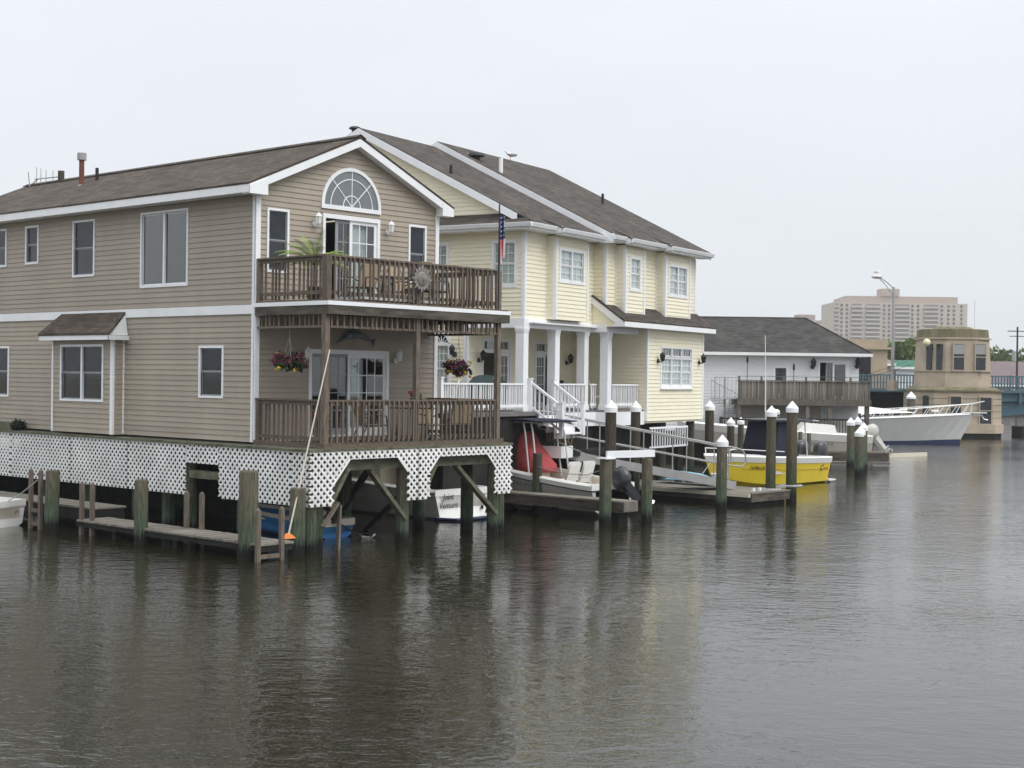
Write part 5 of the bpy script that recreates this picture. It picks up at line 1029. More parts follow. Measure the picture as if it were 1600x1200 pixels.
for kz, (zz, x0, x1, h) in enumerate(prof):
    ring_ = []
    for i in range(30):
        a = 2*math.pi*i/30; c, s_ = math.cos(a), math.sin(a); w = 1+.05*math.sin(7*a+1.3*kz)*(1-kz*.08)+.03*math.sin(13*a-2.1*kz)
        e = .6; ring_.append(((x0+x1)/2+(x1-x0)/2*w*math.copysign(abs(c)**e, c), h*w*math.copysign(abs(s_)**e, s_), zz+.02*math.sin(5*a+kz)))
    secs.append(ring_)
q.loft(secs, True, True, True); q.build('console_cover', M['red'], B1, smooth=True)
q = MB()
for s in (-1, 1):
    for x0, x1 in ((2.2, 2.55), (2.5, 2.85), (3.7, 3.4), (3.95, 3.65)): q.tube([(x0, s*.72, .85), (x0*.4+x1*.6, s*.70, 2.2), (x1, s*.62, 2.44)], .026, 7)
    q.tube([(2.0, s*.62, 2.40), (2.4, s*.66, 2.46), (4.2, s*.66, 2.46), (4.6, s*.6, 2.40)], .026, 7)
for x in (2.1, 2.9, 3.7, 4.5): q.tube([(x, -.64, 2.46), (x, .64, 2.46)], .022, 6)
q.build('t_top_frame', M['steel'], B1)
q = MB(); q.loft([[(2.0, y*.78, 2.50) for y in (-1, -.5, 0, .5, 1)], [(2.7, y*.80, 2.54+.02*(1-y*y)) for y in (-1, -.5, 0, .5, 1)], [(3.8, y*.8, 2.54+.02*(1-y*y)) for y in (-1, -.5, 0, .5, 1)], [(4.6, y*.7, 2.48) for y in (-1, -.5, 0, .5, 1)]]); q.prism([(2.0, -.8, 2.47), (4.6, -.72, 2.46), (4.6, .72, 2.46), (2.0, .8, 2.47)], (0, 0, .04)); q.build('t_top_canvas', M['navy'], B1)
for y in (-.32, .32):
    q = MB(); q.loft([[(1.3+dx, y+dy*.24, z) for dy in (-1, -.6, .6, 1)] for dx, z in ((.42, .85), (.3, .80), (.06, .82), (-.05, 1.0), (-.14, 1.28), (-.16, 1.38))]); q.loft([[(1.3+dx-.06, y+dy*.24, z-.03) for dy in (-1, -.6, .6, 1)][::-1] for dx, z in ((.42, .85), (.3, .78), (.06, .78), (-.05, 1.0), (-.14, 1.28), (-.16, 1.38))]); so = q.build('helm_seat', M['gel'], B1)
    q = MB(); q.cyl((1.45, y, .3), (1.45, y, .8), .05, .05, 8); q.build('seat_post', M['steel'], so)
q = MB(); q.tube([(.12, -.8, .78), (.12, -.8, 1.05), (.7, -.8, 1.05), (.7, -.8, .8)], .02, 6); q.tube([(.12, .86, .78), (.12, .86, 1.0), (.55, .86, 1.0), (.55, .86, .8)], .02, 6); q.build('grab_rail', M['steel'], B1)
outboard(B1, -.34, -.12, .70, R(52), .98, prop='steel')
# --- "Joint Venture"
JV = (6.6, 2.45, .78, 1.2)
B2 = boat('runabout', 'white runabout with dark script on its transom under the front deck', (7.92, .95, 0), R(92), *JV, 'gel', band=.12, stripe=None, sole=.3)
text(B2, 'Joint\nVenture', .23, M['ink'], (-.035, .62, .50), (0, -1, 0), (0, 0, 1), shear=.15)
q = MB(); q.loft([[(-.01, -1.05, .09), (-.01, 1.05, .09), (-.01, 1.05, .02), (-.01, -1.05, .02)], [(-.55, -.9, .09), (-.55, .9, .09), (-.55, .9, .02), (-.55, -.9, .02)]], True, True, True); q.build('swim_platform', M['gel'], B2)
q = MB(); q.tube([(-.02, -1.12, .05), (-.6, -.95, .05), (-.62, 0, .05), (-.6, .95, .05), (-.02, 1.12, .05)], .05, 6); q.build('rub_rail', M['bluestripe'], B2)
q = MB(); q.cyl((-.04, -.75, .26), (-.05, -.75, .26), .06, .06, 10); q.build('outlet', M['navy'], B2)
q = MB(); q.box(2.4, 3.2, -.8, .8, .3, 1.25); q.build('dashboard', M['cream'], B2)
# --- blue skiff
BS = (3.4, 1.35, .42, .62)
B3 = boat('blue_skiff', 'small blue rowing skiff with cream rim under the beige house deck', (2.05, -.55, 0), R(95), *BS, 'bluehull', top='cream', inner='bluehull', deckfrom=.85, sole=.12, gw=.12, band=.06, draft=.15)
q = MB(); q.box(.5, .85, -.6, .6, .34, .38); q.box(1.8, 2.1, -.6, .6, .36, .40); q.build('thwart', M['cream'], B3)
q = MB(); q.ell((.35, .28, .60), .22, .22, .12, 8, 6); q.build('cushion', M['cream'], B3)
q = MB(); q.ell((-.02, .15, .66), .16, .09, .06, 10, 6); q.tube([(-.0, .15, .66), (.45, .25, .68)], .018, 6); q.tube([(-.02, .15, .64), (-.08, .08, .40), (-.42, -.42, .02)], .022, 6); q.box(-.12, .06, .05, .2, .36, .48); to = q.build('trolling_motor', M['black'], B3)
q = MB(); q.cyl((-.42, -.42, .02), (-.55, -.58, .0), .045, .03, 8); q.build('motor_pod', M['alu'], to)
q = MB()
for a in (0, 2.1, 4.2): q.add([(-.57, -.6, .0), (-.58+.05*math.cos(a), -.6+.12*math.cos(a), .12*math.sin(a)), (-.6, -.62+.14*math.cos(a+.5), .14*math.sin(a+.5))], [(0, 1, 2)])
q.build('propeller', M['trim'], to)
# --- white dinghy at the left edge
B4 = boat('white_dinghy', 'small white dinghy with blue rim line at the left edge by pointed ladder', (-2.35, 6.65, 0), R(112), 3.6, 1.3, .62, .8, 'gel', band=.10, stripe='bluestripe', sole=.2, draft=.15)
text(B4, "y's", .14, M['ink'], (-.02, -.25, .36), (0, -1, 0), (0, 0, 1), shear=.2)
RP = thing('mooring_rope', 'thin rope from dinghy rim to the pointed dock ladder', 'rope', (-2.3, 6.4, .6)); q = MB(RP); q.tube([(-2.4, 6.6, .66), (-2.3, 6.3, .80), (-2.15, 5.7, 1.2)], .014, 5); q.build('rope', M['rope'], RP)
# --- yellow boat
YB = (7.0, 2.4, .98, 1.22)
B5 = boat('yellow_boat', 'bright yellow hulled speedboat with navy canvas top enclosure behind capped piles', (29.2, 2.9, 0), R(180), *YB, 'yellowhull', sole=.45, deckfrom=.6, band=.22, draft=.35)
side_text(B5, 'C', .34, *YB, .10, .40, M['ink'], .2); side_text(B5, 'ustom', .15, *YB, .055, .40, mk('red script', (.35, .05, .05), .5, .1, 3), .3)
side_text(B5, 'NJ 8862 BF', .16, *YB, .70, .40, M['ink'])
q = MB()
for t in range(9):
    pass
pts = []
for t in (0, .1, .2, .3, .4, .5, .6, .7, .8):
    a, c, k = hullpts(*YB, t, .35); H_ = a[2]-c[2]; f = .45/H_; pts.append((a[0]+(c[0]-a[0])*f, a[1]+(c[1]-a[1])*f+.004, a[2]+(c[2]-a[2])*f))
q.tube(pts, .012, 5); q.build('spray_line', mk('darker yellow line', (.5, .33, .02), .4, .1, 2), B5)
q = MB(); q.loft([[(2.0, -.85, 1.0), (3.45, -.75, 1.1), (3.45, .75, 1.1), (2.0, .85, 1.0)], [(2.1, -.72, 2.35), (3.15, -.66, 2.35), (3.15, .66, 2.35), (2.1, .72, 2.35)]], True, True, True); q.build('enclosure', M['navy'], B5)
q = MB(); q.loft([[(x, y, z) for x, y in ((1.2, -.95), (3.6, -.85), (3.75, 0), (3.6, .85), (1.2, .95))] for z in (2.38, 2.44)], True, True, True); q.build('hard_top', mk('dark hard top', (.04, .045, .06), .4, .1, 3), B5)
q = MB(); q.tube([(1.3, .8, 1.0), (1.45, .75, 2.4)], .03, 6); q.tube([(1.3, -.8, 1.0), (1.45, -.75, 2.4)], .03, 6); q.tube([(.5, .8, 2.36), (1.3, .85, 2.42)], .02, 6); q.tube([(.5, -.8, 2.36), (1.3, -.85, 2.42)], .02, 6); q.tube([(.5, -.8, 2.36), (.5, .8, 2.36)], .02, 6); q.build('top_frame', M['steel'], B5)
q = MB(); q.lathe((2.45, 0, 2.44), [(.14, 0), (.16, .06), (.24, .1), (.25, .28), (.18, .36), (.05, .38)], 14); q.build('radome', M['gel'], B5)
q = MB(); q.lathe((2.45, 0, 2.56), [(.252, 0), (.253, .05), (.24, .06)], 14); q.build('radome_band', M['bluestripe'], B5)
q = MB(); q.cyl((3.45, .3, 2.44), (3.48, .3, 2.75), .03, .03, 6); q.cyl((3.48, .3, 2.75), (3.56, .3, 5.55), .028, .012, 6); q.build('whip_antenna', M['gel'], B5)
q = MB(); q.tube([(6.5, .25, 1.26), (6.0, .62, 1.42), (4.8, 1.0, 1.35), (3.4, 1.08, 1.28)], .02, 6); q.tube([(6.5, -.25, 1.26), (6.0, -.62, 1.42), (4.8, -1.0, 1.35), (3.4, -1.08, 1.28)], .02, 6); q.build('bow_rail', M['steel'], B5)
outboard(B5, -.25, .42, .88, R(8), 1.15); outboard(B5, -.25, -.42, .88, R(8), 1.15)
q = MB(); q.box(-.5, -.0, .55, 1.0, .06, .12); q.build('swim_step', M['gel'], B5)
# --- long white boat behind
LB = (9.2, 2.4, .88, 1.45)
B6 = boat('white_fishing_boat', 'long white fishing boat on slip dock behind the yellow boat', (42.9, 7.75, .45), R(132), *LB, 'hullgrey', band=.35, stripe=None, deckfrom=.55, sole=.5)
side_text(B6, 'DE CO  USEO A', .2, *LB, .28, .5, mk('grey letters', (.12, .12, .13), .5, .1, 3))
q = MB(); q.loft([[(1.6, -.75, .9), (3.6, -.7, .9), (3.6, .7, .9), (1.6, .75, .9)], [(1.7, -.65, 1.35), (3.1, -.6, 1.45), (3.1, .6, 1.45), (1.7, .65, 1.35)]], True, True, True); q.build('console', M['gel'], B6)
outboard(B6, -.3, .0, .75, R(40), 1.1, m='hullgrey', prop='steel')
# --- white yacht
YT = (15.0, 4.6, 1.35, 1.95)
hv = Vector((.62, -.785, 0)); bowp = Vector((69.3, 14.5, 0)); ang = math.atan2(hv.y, hv.x)
B7 = boat('white_yacht', 'big white sport yacht with raked grey hull and long bow rail', tuple(bowp-hv*15.0), ang, *YT, 'yachthull', top='gel', deckfrom=.5, sole=.9, band=.08, gw=.4, draft=.5)
q = MB(); secs = []
for t in (0, .1, .3, .5, .6, .7, .78, .85, .91, .96, 1.0):
    s, c, k = hullpts(*YT, t, .5); secs.append([(c[0]-.0, c[1]+.04, c[2]+.12), (c[0], c[1]+.03, -.05), (c[0], -c[1]-.03, -.05), (c[0], -c[1]-.04, c[2]+.12)])
q.loft(secs); q.build('boot_stripe', M['bluestripe'], B7)
q = MB(); q.loft([[(1.0, -1.7, 1.2), (8.6, -1.5, 1.9), (8.6, 1.5, 1.9), (1.0, 1.7, 1.2)], [(1.0, -1.6, 2.35), (7.6, -1.3, 2.45), (7.6, 1.3, 2.45), (1.0, 1.6, 2.35)]], True, True, True); q.loft([[(7.5, -1.35, 1.85), (11.2, -.7, 1.98), (11.2, .7, 1.98), (7.5, 1.35, 1.85)], [(7.5, -1.15, 2.4), (9.8, -.6, 2.12), (9.8, .6, 2.12), (7.5, 1.15, 2.4)]], True, True, True); q.build('cabin', M['gel'], B7)
q = MB(); q.loft([[(1.2, -1.5, 2.36), (6.6, -1.35, 2.46), (6.6, 1.35, 2.46), (1.2, 1.5, 2.36)], [(1.2, -1.3, 3.15), (5.4, -1.2, 3.25), (5.4, 1.2, 3.25), (1.2, 1.3, 3.15)]], True, True, True); q.build('windows', M['bluestripe'], B7)
for s in (-1, 1): q = MB(); q.beam((7.75, s*1.3, 2.4), (5.3, s*1.25, 3.45), .1, .34); q.build('windscreen_post', M['gel'], B7)
q = MB(); q.box(1.2, 5.3, -1.4, 1.4, 3.27, 3.42); q.build('flybridge', M['gel'], B7)
q = MB()
def yr(t, y, up_): s, c, k = hullpts(*YT, t, .5); return (s[0], y*max(s[1]-.18, .12), s[2]+up_)
tsr = [.58, .62, .66, .71, .76, .81, .86, .91, .95, .985]
for s in (-1, 1):
    q.tube([yr(.545, s, .05), yr(.56, s, .35)]+[yr(t, s, .42+.22*(t-.56)/.44) for t in tsr]+[(15.6, s*.12, 2.75)], .028, 6)
for t in tsr:
    for s in (-1, 1): p = Vector(yr(t, s, .0)); r_ = Vector(yr(min(t+.025, .99), s, .42+.22*(t-.56)/.44)); q.cyl(p, r_, .02, .02, 5)
q.build('bow_rail', M['steel'], B7)
q = MB(); q.box(14.2, 15.75, -.2, .2, 1.98, 2.06); q.ell((15.0, .0, 1.85), .5, .07, .07, 8, 6); po = q.build('pulpit', M['gel'], B7)
q = MB(); q.tube([(15.4, 0, 1.95), (15.6, 0, 1.6), (15.85, 0, 1.55)], .05, 6); q.build('anchor', M['steel'], po)
q = MB(); q.cyl((10.5, 0, 2.1), (10.5, 0, 2.22), .25, .25, 12); q.cyl((12.5, 0, 2.05), (12.5, 0, 2.16), .25, .25, 12); q.build('deck_hatch', M['gel'], B7)
q = MB(); q.cyl((3.5, -1.75, 1.7), (3.1, -1.85, 2.2), .025, .025, 6); q.build('rod_holder', M['steel'], B7)
q = MB(); q.cyl((5.5, .6, 3.4), (11.0, 1.4, 5.3), .02, .012, 5); q.cyl((5.5, -.6, 3.4), (10.6, -1.6, 5.0), .02, .012, 5); q.build('outrigger', M['black'], B7)
# --- boats beyond the bridge at the right edge
for k, (x, y, L_, t) in enumerate(((112, 24.5, 9, 'nearer white cruiser beyond the bridge at the right edge'), (122, 30, 10, 'farther white cruiser under the bridge at the right edge'))):
    b = boat('white_cruiser', t, (x, y, 0), R(-48), L_, 3, 1.1, 1.6, 'gel', band=.1, stripe='bluestripe', sole=.6)
    q = MB(); q.loft([[(1.5, -1.1, 1.0), (L_*.7, -.9, 1.4), (L_*.7, .9, 1.4), (1.5, 1.1, 1.0)], [(1.6, -1, 2.1), (L_*.55, -.8, 2.2), (L_*.55, .8, 2.2), (1.6, 1, 2.1)]], True, True, True); q.build('cabin', M['gel'], b)
    q = MB(); q.box(1.8, L_*.55, -1.06, 1.06, 1.55, 1.9); q.build('window_band', M['bluestripe'], b)
FP = thing('fender_pontoon', 'dark bridge fender pontoon with white rails and red life ring', 'pontoon', (86.2, 16.6, 0), R(-48)); q = MB(); q.box(-1.9, 6, 0, 2.2, -.5, .75); q.build('fender', M['darkwood'], FP)
q = MB()
for u in (-1, 1.2, 1.9, 3.4, 5): q.cyl((u, .2, .7), (u, .2, 3.4 if 1 < u < 2 else 2.6), .05, .05, 6)
q.tube([(-1.6, .2, 2.5), (5.5, .2, 2.5)], .04, 6); q.tube([(-1.6, .2, 1.7), (5.5, .2, 1.7)], .04, 6); q.build('pontoon_rail', M['alu'], FP)
q = MB(); q.tube([(2.6+.33*math.cos(t), .1, 2.0+.33*math.sin(t)) for t in [2*math.pi*i/14 for i in range(15)]], .09, 6); q.build('life_ring', M['red'], FP)

# ================================================================ dock fence before the white house
DF = thing('dock_fence', 'dark brown picket fence on the bulkhead below the grey board deck', 'fence', (39.6, 13.3, 0), R(-48))
q = MB(); q.box(-.6, 6.4, -.0, .06, 1.98, 2.06); q.box(-.6, 6.4, 0, .06, 1.30, 1.36); q.box(-.6, 6.4, .1, 2.4, 1.1, 1.25); q.build('fence_rail', M['darkwood'], DF); pm = None
for i in range(46):
    if pm is None: b = MB(); b.box(-.035, .035, -.02, .0, 1.28, 1.98); o = b.build('picket', M['grime'], DF); pm = o.data
    else: o = bpy.data.objects.new('picket', pm); COL.objects.link(o); o.parent = DF
    o.location = (-.5+i*.148, 0, 0)
for u in (-.5, 1.7, 3.9, 6.1): q = MB(); q.box(u-.08, u+.08, 0.07, .2, -.5, 2.1); q.build('fence_post', M['darkwood'], DF)

# ================================================================ things on the decks
def chair(label, x, y, z, rz, fabric='tan', group='sling patio chairs'):
    T = thing('patio_chair', label, 'chair', (x, y, z), rz, group); q = MB()
    q.loft([[(-.25, .24, .40), (-.27, .0, .385), (-.25, -.24, .42)], [(.25, .24, .40), (.27, 0, .385), (.25, -.24, .42)]][::1]); q.prism([(-.25, -.24, .40), (.25, -.24, .40), (.25, .24, .385), (-.25, .24, .385)], (0, 0, .02)); q.build('seat', M[fabric], T)
    q = MB(); q.prism([(-.25, .24, .42), (.25, .24, .42), (.235, .42, .98), (.12, .435, 1.04), (-.12, .435, 1.04), (-.235, .42, .98)], (0, .02, .005)); q.build('backrest', M[fabric], T)
    for s in (-1, 1):
        q = MB(); q.tube([(s*.28, -.30, 0), (s*.28, -.24, .62), (s*.29, .05, .66), (s*.28, .30, .58), (s*.27, .44, .98)], .016, 6); q.tube([(s*.28, .42, 0), (s*.28, .25, .40), (s*.28, -.25, .40)], .016, 6); q.build('side_frame', M['black'], T)
    q = MB(); q.tube([(-.28, .25, .40), (.28, .25, .40)], .014, 6); q.build('stretcher', M['black'], T); q = MB(); q.tube([(-.28, -.24, .39), (.28, -.24, .39)], .014, 6); q.build('stretcher', M['black'], T); return T
chair('tan patio chair on upper deck left of the sun ornament', 2.2, -1.15, 5.53, R(-75)); chair('tan patio chair on upper deck just right of the sun ornament', 3.45, -1.75, 5.53, R(160))
chair('tan high backed patio chair on upper deck nearest the flag', 4.25, -1.5, 5.53, R(95)); chair('tan patio chair on upper deck behind the others by right window', 4.1, -.75, 5.53, R(10))
chair('tan patio chair on lower porch in front of the right glass door', 2.75, -1.0, 2.285, R(70)); chair('tan patio chair on lower porch beside potted red flowers', 4.35, -1.35, 2.285, R(-10)); chair('tan patio chair on lower porch nearest its right end post', 5.0, -1.7, 2.285, R(-60))
def table(label, x, y, z, r, h=.68):
    T = thing('patio_table', label, 'table', (x, y, z)); q = MB(); q.lathe((0, 0, h), [(r, 0), (r+.02, .015), (r, .03)], 20); q.build('tabletop', M['darkglass'], T)
    for i in range(4): a = i*math.pi/2+.6; q = MB(); q.tube([(.75*r*math.cos(a), .75*r*math.sin(a), 0), (.6*r*math.cos(a), .6*r*math.sin(a), h)], .018, 6); q.build('leg', M['black'], T)
table('round dark patio table among upper deck chairs', 3.35, -1.1, 5.53, .5); table('round dark patio table on lower porch holding red flowers', 3.6, -1.5, 2.285, .55, .8)
LC = thing('chaise_pad', 'teal striped lounger cushion on upper deck behind the railing', 'cushion', (2.4, -1.95, 5.53)); q = MB()
for k in range(9): q.box(-1.1+.25*k, -.9+.25*k, -.25, .25, .12, .20)
q.build('stripe', mk('teal canvas', (.13, .22, .23), .85, .15, 6), LC); q = MB(); q.box(-1.12, 1.2, -.27, .27, .06, .12); 
q.build('pad', M['trim'], LC); q = MB()
for a in (-1, 1):
    for b in (-.22, .22): q.box(a-.02, a+.02, b-.02, b+.02, 0, .06)
q.build('leg', M['black'], LC)
def leaves(mb, c, r, n, s, rnd_, flat=.7):
    for _ in range(n):
        v = Vector((rnd_.gauss(0, 1), rnd_.gauss(0, 1), rnd_.gauss(0, 1))).normalized()*(.55+.5*rnd_.random()); p = Vector(c)+Vector((v.x*r, v.y*r, v.z*r*flat)); d = Vector((rnd_.gauss(0, 1), rnd_.gauss(0, 1), rnd_.gauss(0, 1))).normalized(); e = d.cross(v).normalized(); k = s*(.6+.8*rnd_.random())
        mb.add([p-d*k, p+e*k*.6, p+d*k, p-e*k*.6], [(0, 1, 2, 3)])
def basket(label, x, y, z, hook, seed, yl):
    r_ = random.Random(seed); T = thing('hanging_basket', label, 'flower basket', (x, y, z)); 
    q = MB(); q.lathe((0, 0, -.16), [(.10, 0), (.17, .08), (.19, .16)], 12); q.build('pot', M['black'], T)
    q = MB()
    for a in (0, 2.1, 4.2): q.tube([(.18*math.cos(a), .18*math.sin(a), .0), (0, 0, hook-z-.2)], .006, 4)
    q.tube([(0, 0, hook-z-.2), (0, 0, hook-z)], .008, 4); q.build('hanger', M['rope'], T)
    q = MB(); lob = [(r_.uniform(-.2, .2), r_.uniform(-.2, .2), r_.uniform(-.12, .1)) for _ in range(9)]
    for c in lob: leaves(q, c, .16, 60, .045, r_, .8)
    for _ in range(9):
        a = r_.uniform(0, 6.28); L0 = r_.uniform(.03, .14)
        for k in range(9): leaves(q, (.27*math.cos(a)+.02*k*math.cos(a)*.3, .27*math.sin(a)+.02*k*math.sin(a)*.3, -.05-L0*k/9), .025, 5, .03, r_)
    q.build('foliage', mk('basket leaves', (.03, .055, .015), .7, .4, 20), T)
    q = MB()
    for c in lob: leaves(q, (c[0]*1.15, c[1]*1.15, c[2]+.04), .18, 58, .036, r_, .75)
    q.build('magenta_flowers', M['flower'], T, kind='stuff')
    q = MB()
    for _ in range(yl): a = r_.uniform(0, 6.28); b = r_.uniform(-.25, .2); leaves(q, (.31*math.cos(a)*(1-b*b), .31*math.sin(a)*(1-b*b), b*.9), .035, 14, .03, r_)
    q.build('yellow_flowers', M['flowery'], T, kind='stuff')
basket('hanging basket of magenta and yellow petunias left of the porch corner post', .15, -1.05, 4.17, 4.9, 1, 16); basket('darker hanging flower basket at right end of the lower porch', 5.0, -1.65, 4.10, 4.9, 2, 12)
FPt = thing('flower_pot', 'dark pot of red flowers on the lower porch table', 'flower pot', (3.75, -1.45, 3.11)); q = MB(); q.lathe((0, 0, 0), [(.10, 0), (.15, .2), (.16, .22)], 12); q.build('pot', M['black'], FPt); q = MB(); leaves(q, (0, 0, .3), .14, 160, .045, random.Random(5)); q.build('foliage', M['leaf'], FPt); q = MB(); leaves(q, (-.08, 0, .36), .13, 70, .035, random.Random(6)); q.build('red_flowers', mk('red petals', (.5, .02, .03), .6, .2, 10), FPt)
FPt = thing('flower_pot', 'coral flowers in a pot on the porch floor behind corner post', 'flower pot', (.9, -1.3, 2.285)); q = MB(); q.lathe((0, 0, 0), [(.14, 0), (.2, .32), (.21, .34)], 12); q.build('pot', M['rust'], FPt); q = MB(); leaves(q, (0, 0, .5), .22, 180, .05, random.Random(7)); q.build('foliage', M['leaf'], FPt); q = MB(); leaves(q, (0, 0, .62), .2, 80, .04, random.Random(8)); q.build('coral_flowers', mk('coral petals', (.6, .08, .05), .6, .2, 10), FPt)
# palm in a pot on the upper deck
PL = thing('potted_palm', 'small potted palm with feathery green fronds on upper deck corner', 'palm', (.62, -1.35, 5.53)); q = MB(); q.lathe((0, 0, 0), [(.13, 0), (.19, .3), (.2, .32)], 12); q.build('pot', M['black'], PL); q = MB(); q.cyl((0, 0, .25), (.0, .02, .8), .05, .035, 8); q.build('trunk', M['deck'], PL); r_ = random.Random(11)
for k in range(26):
    a = 2.3+k*.43+r_.uniform(-.2, .2) if k < 21 else R(-30)+r_.uniform(-.4, .4); el = r_.uniform(.5, 1.25); Ln = r_.uniform(.7, 1.05); q = MB(); prev = Vector((0, .02, .8)); d = Vector((math.cos(a)*math.cos(el), math.sin(a)*math.cos(el), math.sin(el)))
    for i in range(24):
        d = (d+Vector((0, 0, -.058))).normalized(); nx = prev+d*Ln/24; q.cyl(prev, nx, .006, .005, 4); sd = d.cross(Vector((0, 0, 1))).normalized()
        for s in (-1, 1):
            tip = nx+(sd*s*.55+d*.8+Vector((0, 0, -.25))).normalized()*.26*(1-abs(i-12)/18); e = d*.010; q.add([nx-e, nx+e, tip], [(0, 1, 2)])
        prev = nx
    q.build('frond', M['palm'], PL)
q = MB(); q.tube([(.1, -.05, .7), (.5, -.3, 1.15), (.62, -.4, 1.5)], .01, 4)
for i in range(10): z = .8+.065*i; q.add([(.18+.042*i, -.11-.026*i, z), (.26+.042*i, -.05-.03*i, z+.08), (.2+.042*i, -.10-.026*i, z+.03)], [(0, 1, 2)])
q.build('frond', mk('dry frond', (.16, .15, .05), .7, .3, 8), PL)
# sun face ornament on the railing
SO = thing('sun_ornament', 'grey metal sun face ornament hung on the upper deck railing', 'ornament', (2.80, -2.56, 6.12)); q = MB(); q.ell((0, -.02, 0), .17, .05, .17, 16, 8); so_face = q.build('face', mk('grey weathered metal', (.21, .195, .18), .7, .35, 12, bump=.6), SO, smooth=True)
for i in range(16):
    a = i*math.pi/8; L_ = .34 if i % 2 == 0 else .28; q = MB(); c, s = math.cos(a), math.sin(a); q.prism([(.15*c+.05*s, -.02, .15*s-.05*c), (.25*c+.045*s, -.03, .25*s-.045*c), (L_*c+.02*s, -.02, L_*s-.02*c), (.24*c-.035*s, -.03, .24*s+.035*c), (.15*c-.05*s, -.02, .15*s+.05*c)], (0, .018, 0)); q.build('ray', so_face.data.materials[0], SO)
q = MB(); q.ell((-.06, -.062, .04), .03, .015, .015, 8, 5); q.ell((.06, -.062, .04), .03, .015, .015, 8, 5); q.ell((0, -.07, -.01), .02, .03, .05, 8, 5); q.ell((0, -.06, -.08), .05, .015, .014, 8, 5); q.build('features', so_face.data.materials[0], SO)
# flag on a pole at the deck corner
FG = thing('flag', 'limp red white and blue flag on a thin pole at upper deck corner', 'flag', (5.50, -2.50, 5.5)); q = MB(); q.cyl((0, 0, 0), (.0, 0, 2.62), .022, .018, 8); q.build('pole', M['black'], FG)
fr_, fwht, fbl = mk('flag red', (.42, .035, .05), .8, .15, 6), mk('flag white', (.70, .70, .72), .8, .08, 6), mk('flag blue', (.025, .035, .12), .8, .15, 6)
def drape(u, z): return (.02+u*.13*(1+.35*(2.38-z)), .05*math.sin(u*9+z*2.0)*(.3+u), z-.08+.05*u)
q = MB(); q.loft([[drape(u/8*.95, z) for u in range(9)] for z in (2.4, 2.25, 2.1, 1.95, 1.82)]); q.build('canton', fbl, FG)
for k in range(7):
    u0, u1 = k/7, (k+1)/7; q = MB(); q.loft([[drape(u0+(u1-u0)*i/3, z) for i in range(4)] for z in (1.82-.06*k*.0, 1.65, 1.5, 1.35, 1.2+.03*k)]); q.build('stripe', fr_ if k % 2 == 0 else fwht, FG)
q = MB()
for i in range(5):
    for j in range(4): p = drape(.12+.19*j, 2.35-.11*i); q.ell((p[0], p[1]-.012, p[2]), .014, .006, .014, 6, 4)
q.build('stars', fwht, FG, kind='stuff')
# long pole with orange paddle leaning on the platform
OR = thing('leaning_pole', 'long pale pole with orange paddle end leaning against porch corner', 'pole', (-1.0, -2.35, .36)); q = MB(OR); q.cyl((-1.0, -2.5, .46), (.0, -2.60, 4.42), .020, .013, 7); q.build('shaft', M['cream'], OR); q = MB(OR); q.loft([[(-1.0+.10*k*s-.02*k, -2.5, .47-.13*k) for s in (-1, -.3, .3, 1)] for k in (.2, .6, .9)]); q.prism([(-1.06, -2.52, .46), (-.94, -2.52, .46), (-.84, -2.56, .37), (-1.14, -2.56, .37)], (0, .05, .02)); q.build('paddle', M['orange'], OR)
PD = thing('deck_planter', 'low mossy planter with dark shrub on the ledge at far left', 'planter', (-.3, 11.0, 2.245)); q = MB(); q.box(-.12, .12, -.9, 1.9, 0, .22); q.build('box', M['greenwood'], PD); q = MB(); leaves(q, (0, -1.1, .15), .2, 200, .05, random.Random(9)); q.build('shrub', mk('dark shrub', (.012, .018, .01), .8, .3, 10), PD)
# yellow house porch things
def yw(u, v, z): a = R(11); return (11.68+u*math.cos(a)-v*math.sin(a), 2.15+u*math.sin(a)+v*math.cos(a), z)
BQ = thing('covered_grill', 'barbecue grill under dark green cover on the yellow house porch', 'grill', yw(-.55, .9, 2.85), R(11)); q = MB(); q.loft([[(-.5*a, -.3*b, z), (.5*a, -.3*b, z), (.5*a, .3*b, z), (-.5*a, .3*b, z)] for a, b, z in ((1.15, 1.1, .05), (1.2, 1.1, .6), (1.25, 1.1, .78), (.85, .8, 1.02), (.5, .45, 1.08))], True, True, True); q.build('cover', mk('dark green vinyl', (.02, .04, .04), .5, .2, 4), BQ)
for k, (u, v, rz, t) in enumerate(((5.6, .35, 30, 'white plastic chair behind porch railing near the right room'), (-1.0, 2.0, 200, 'white plastic chair left of the covered grill'))):
    T = thing('plastic_chair', t, 'chair', yw(u, v, 2.85), R(11+rz), 'white plastic chairs'); q = MB(); q.box(-.25, .25, -.25, .25, .40, .44); q.build('seat', M['trim'], T)
    q = MB(); q.prism([(-.25, .22, .44), (.25, .22, .44), (.24, .34, .85), (.12, .36, .93), (-.12, .36, .93), (-.24, .34, .85)], (0, .03, 0)); q.build('backrest', M['trim'], T)
    for sx in (-1, 1):
        for sy in (-1, 1): q = MB(); q.beam((sx*.26, sy*.26, 0), (sx*.22, sy*.22, .41), .04, .04); q.build('leg', M['trim'], T)
T = thing('teal_chair', 'teal upholstered chair behind the middle porch columns', 'chair', yw(4.2, .9, 2.85), R(11)); q = MB(); q.box(-.3, .3, -.3, .3, .3, .45); q.build('seat', mk('teal cushion', (.05, .19, .24), .8, .2, 5), T); q = MB(); q.box(-.3, .3, .22, .32, .45, .95); q.build('backrest', q and M['navy'], T); q = MB()
for sx in (-.27, .27):
    for sy in (-.25, .25): q.box(sx-.02, sx+.02, sy-.02, sy+.02, 0, .3)
q.build('leg', M['black'], T)
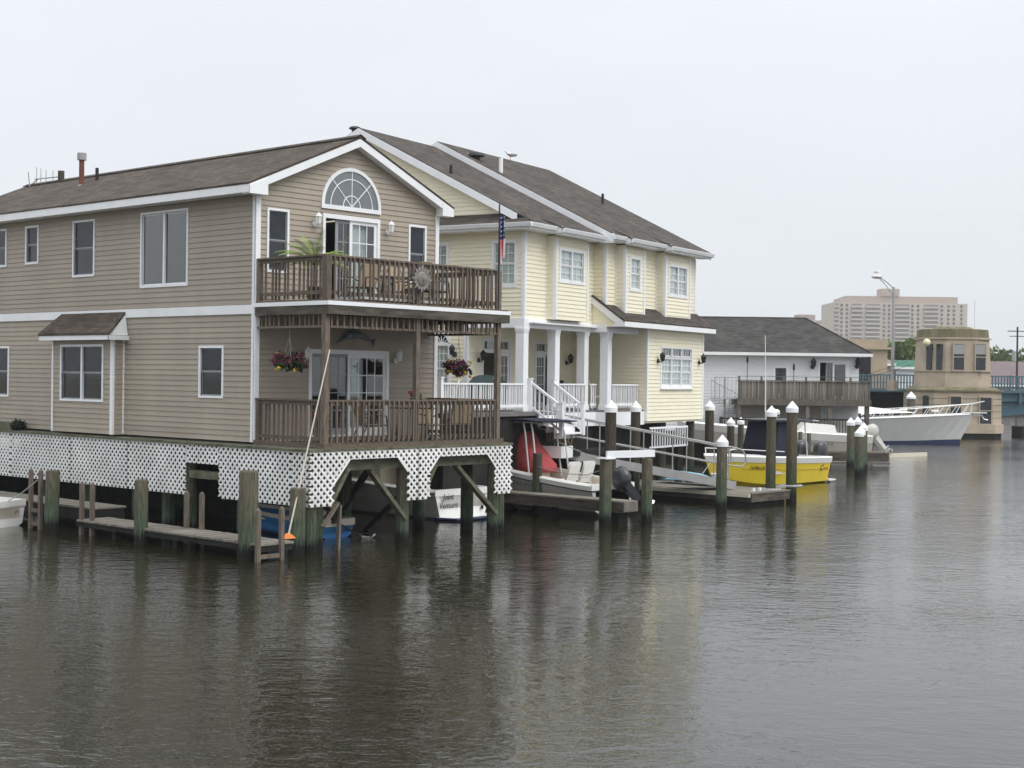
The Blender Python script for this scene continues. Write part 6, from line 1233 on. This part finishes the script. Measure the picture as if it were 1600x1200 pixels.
# gulls
def gull(label, p, rz):
    T = thing('gull', label, 'bird', p, rz); q = MB(); secs = []
    for x, z, r in ((-.24, .17, .012), (-.12, .18, .05), (.0, .19, .075), (.1, .22, .07), (.16, .27, .045), (.19, .31, .045), (.22, .33, .03), (.25, .33, .012), (.30, .32, .004)): secs.append([(x, r*math.cos(t)*.9, z+r*math.sin(t)) for t in [2*math.pi*i/8 for i in range(8)]])
    q.loft(secs, True, True, True); q.build('body', M['trim'], T, smooth=True)
    for s in (-1, 1): q = MB(); q.ell((-.06, s*.065, .20), .19, .018, .05, 8, 6); q.build('wing', M['alu'], T, smooth=True)
    q = MB(); q.cyl((.02, .025, 0), (.02, .025, .14), .006, .006, 5); q.cyl((.02, -.025, 0), (.02, -.025, .14), .006, .006, 5); q.build('legs', M['orange'], T)
gp = yw(8.85, 5.9, 0); gull('gull standing on the ridge of yellow house roof', (gp[0], gp[1], zr2+.06), R(150)); gull('gull perched on the street lamp head', (78.6, 26.56, 11.9), R(-40))
# mooring lines
def line(label, pts, r=.012, sag=0): T = thing('mooring_line', label, 'rope', pts[0]); q = MB(T); q.tube(pts, r, 5); q.build('rope', M['rope'], T)
line('thin mooring line from bare pile across the red covered boat to white board', [(10.5, .5, 1.35), (10.2, -.8, 1.22), (9.9, -1.8, 1.25), (9.6, -2.6, 1.45)]); line('taut thin line from the white board towards the gangway', [(9.6, -2.65, 1.65), (11.6, .6, 1.98), (12.9, 2.0, 2.02)])
line('mooring line from yellow boat bow down to floating dock', [(22.5, 2.6, 1.2), (20.8, 2.0, .62), (19.4, 1.4, .45)], .014)

# ================================================================ humid air over the canal
hz = MB(); hz.box(-900, 1500, -900, 1500, -2, 72); ho = bpy.data.meshes.new('haze'); ho.from_pydata(hz.v, [], hz.f)
hm = bpy.data.materials.new('humid air'); hm.use_nodes = True; ht = hm.node_tree; ht.nodes.clear(); hout = ht.nodes.new('ShaderNodeOutputMaterial'); pv = ht.nodes.new('ShaderNodeVolumePrincipled')
pv.inputs['Color'].default_value = (.93, .95, .97, 1); pv.inputs['Density'].default_value = .0003; pv.inputs['Anisotropy'].default_value = 0.0; ht.links.new(pv.outputs[0], hout.inputs['Volume'])
ho.materials.append(hm); hobj = bpy.data.objects.new('haze', ho); COL.objects.link(hobj); hobj['kind'] = 'stuff'; hobj['label'] = 'thin humid haze over the whole canal'; hobj['category'] = 'haze'
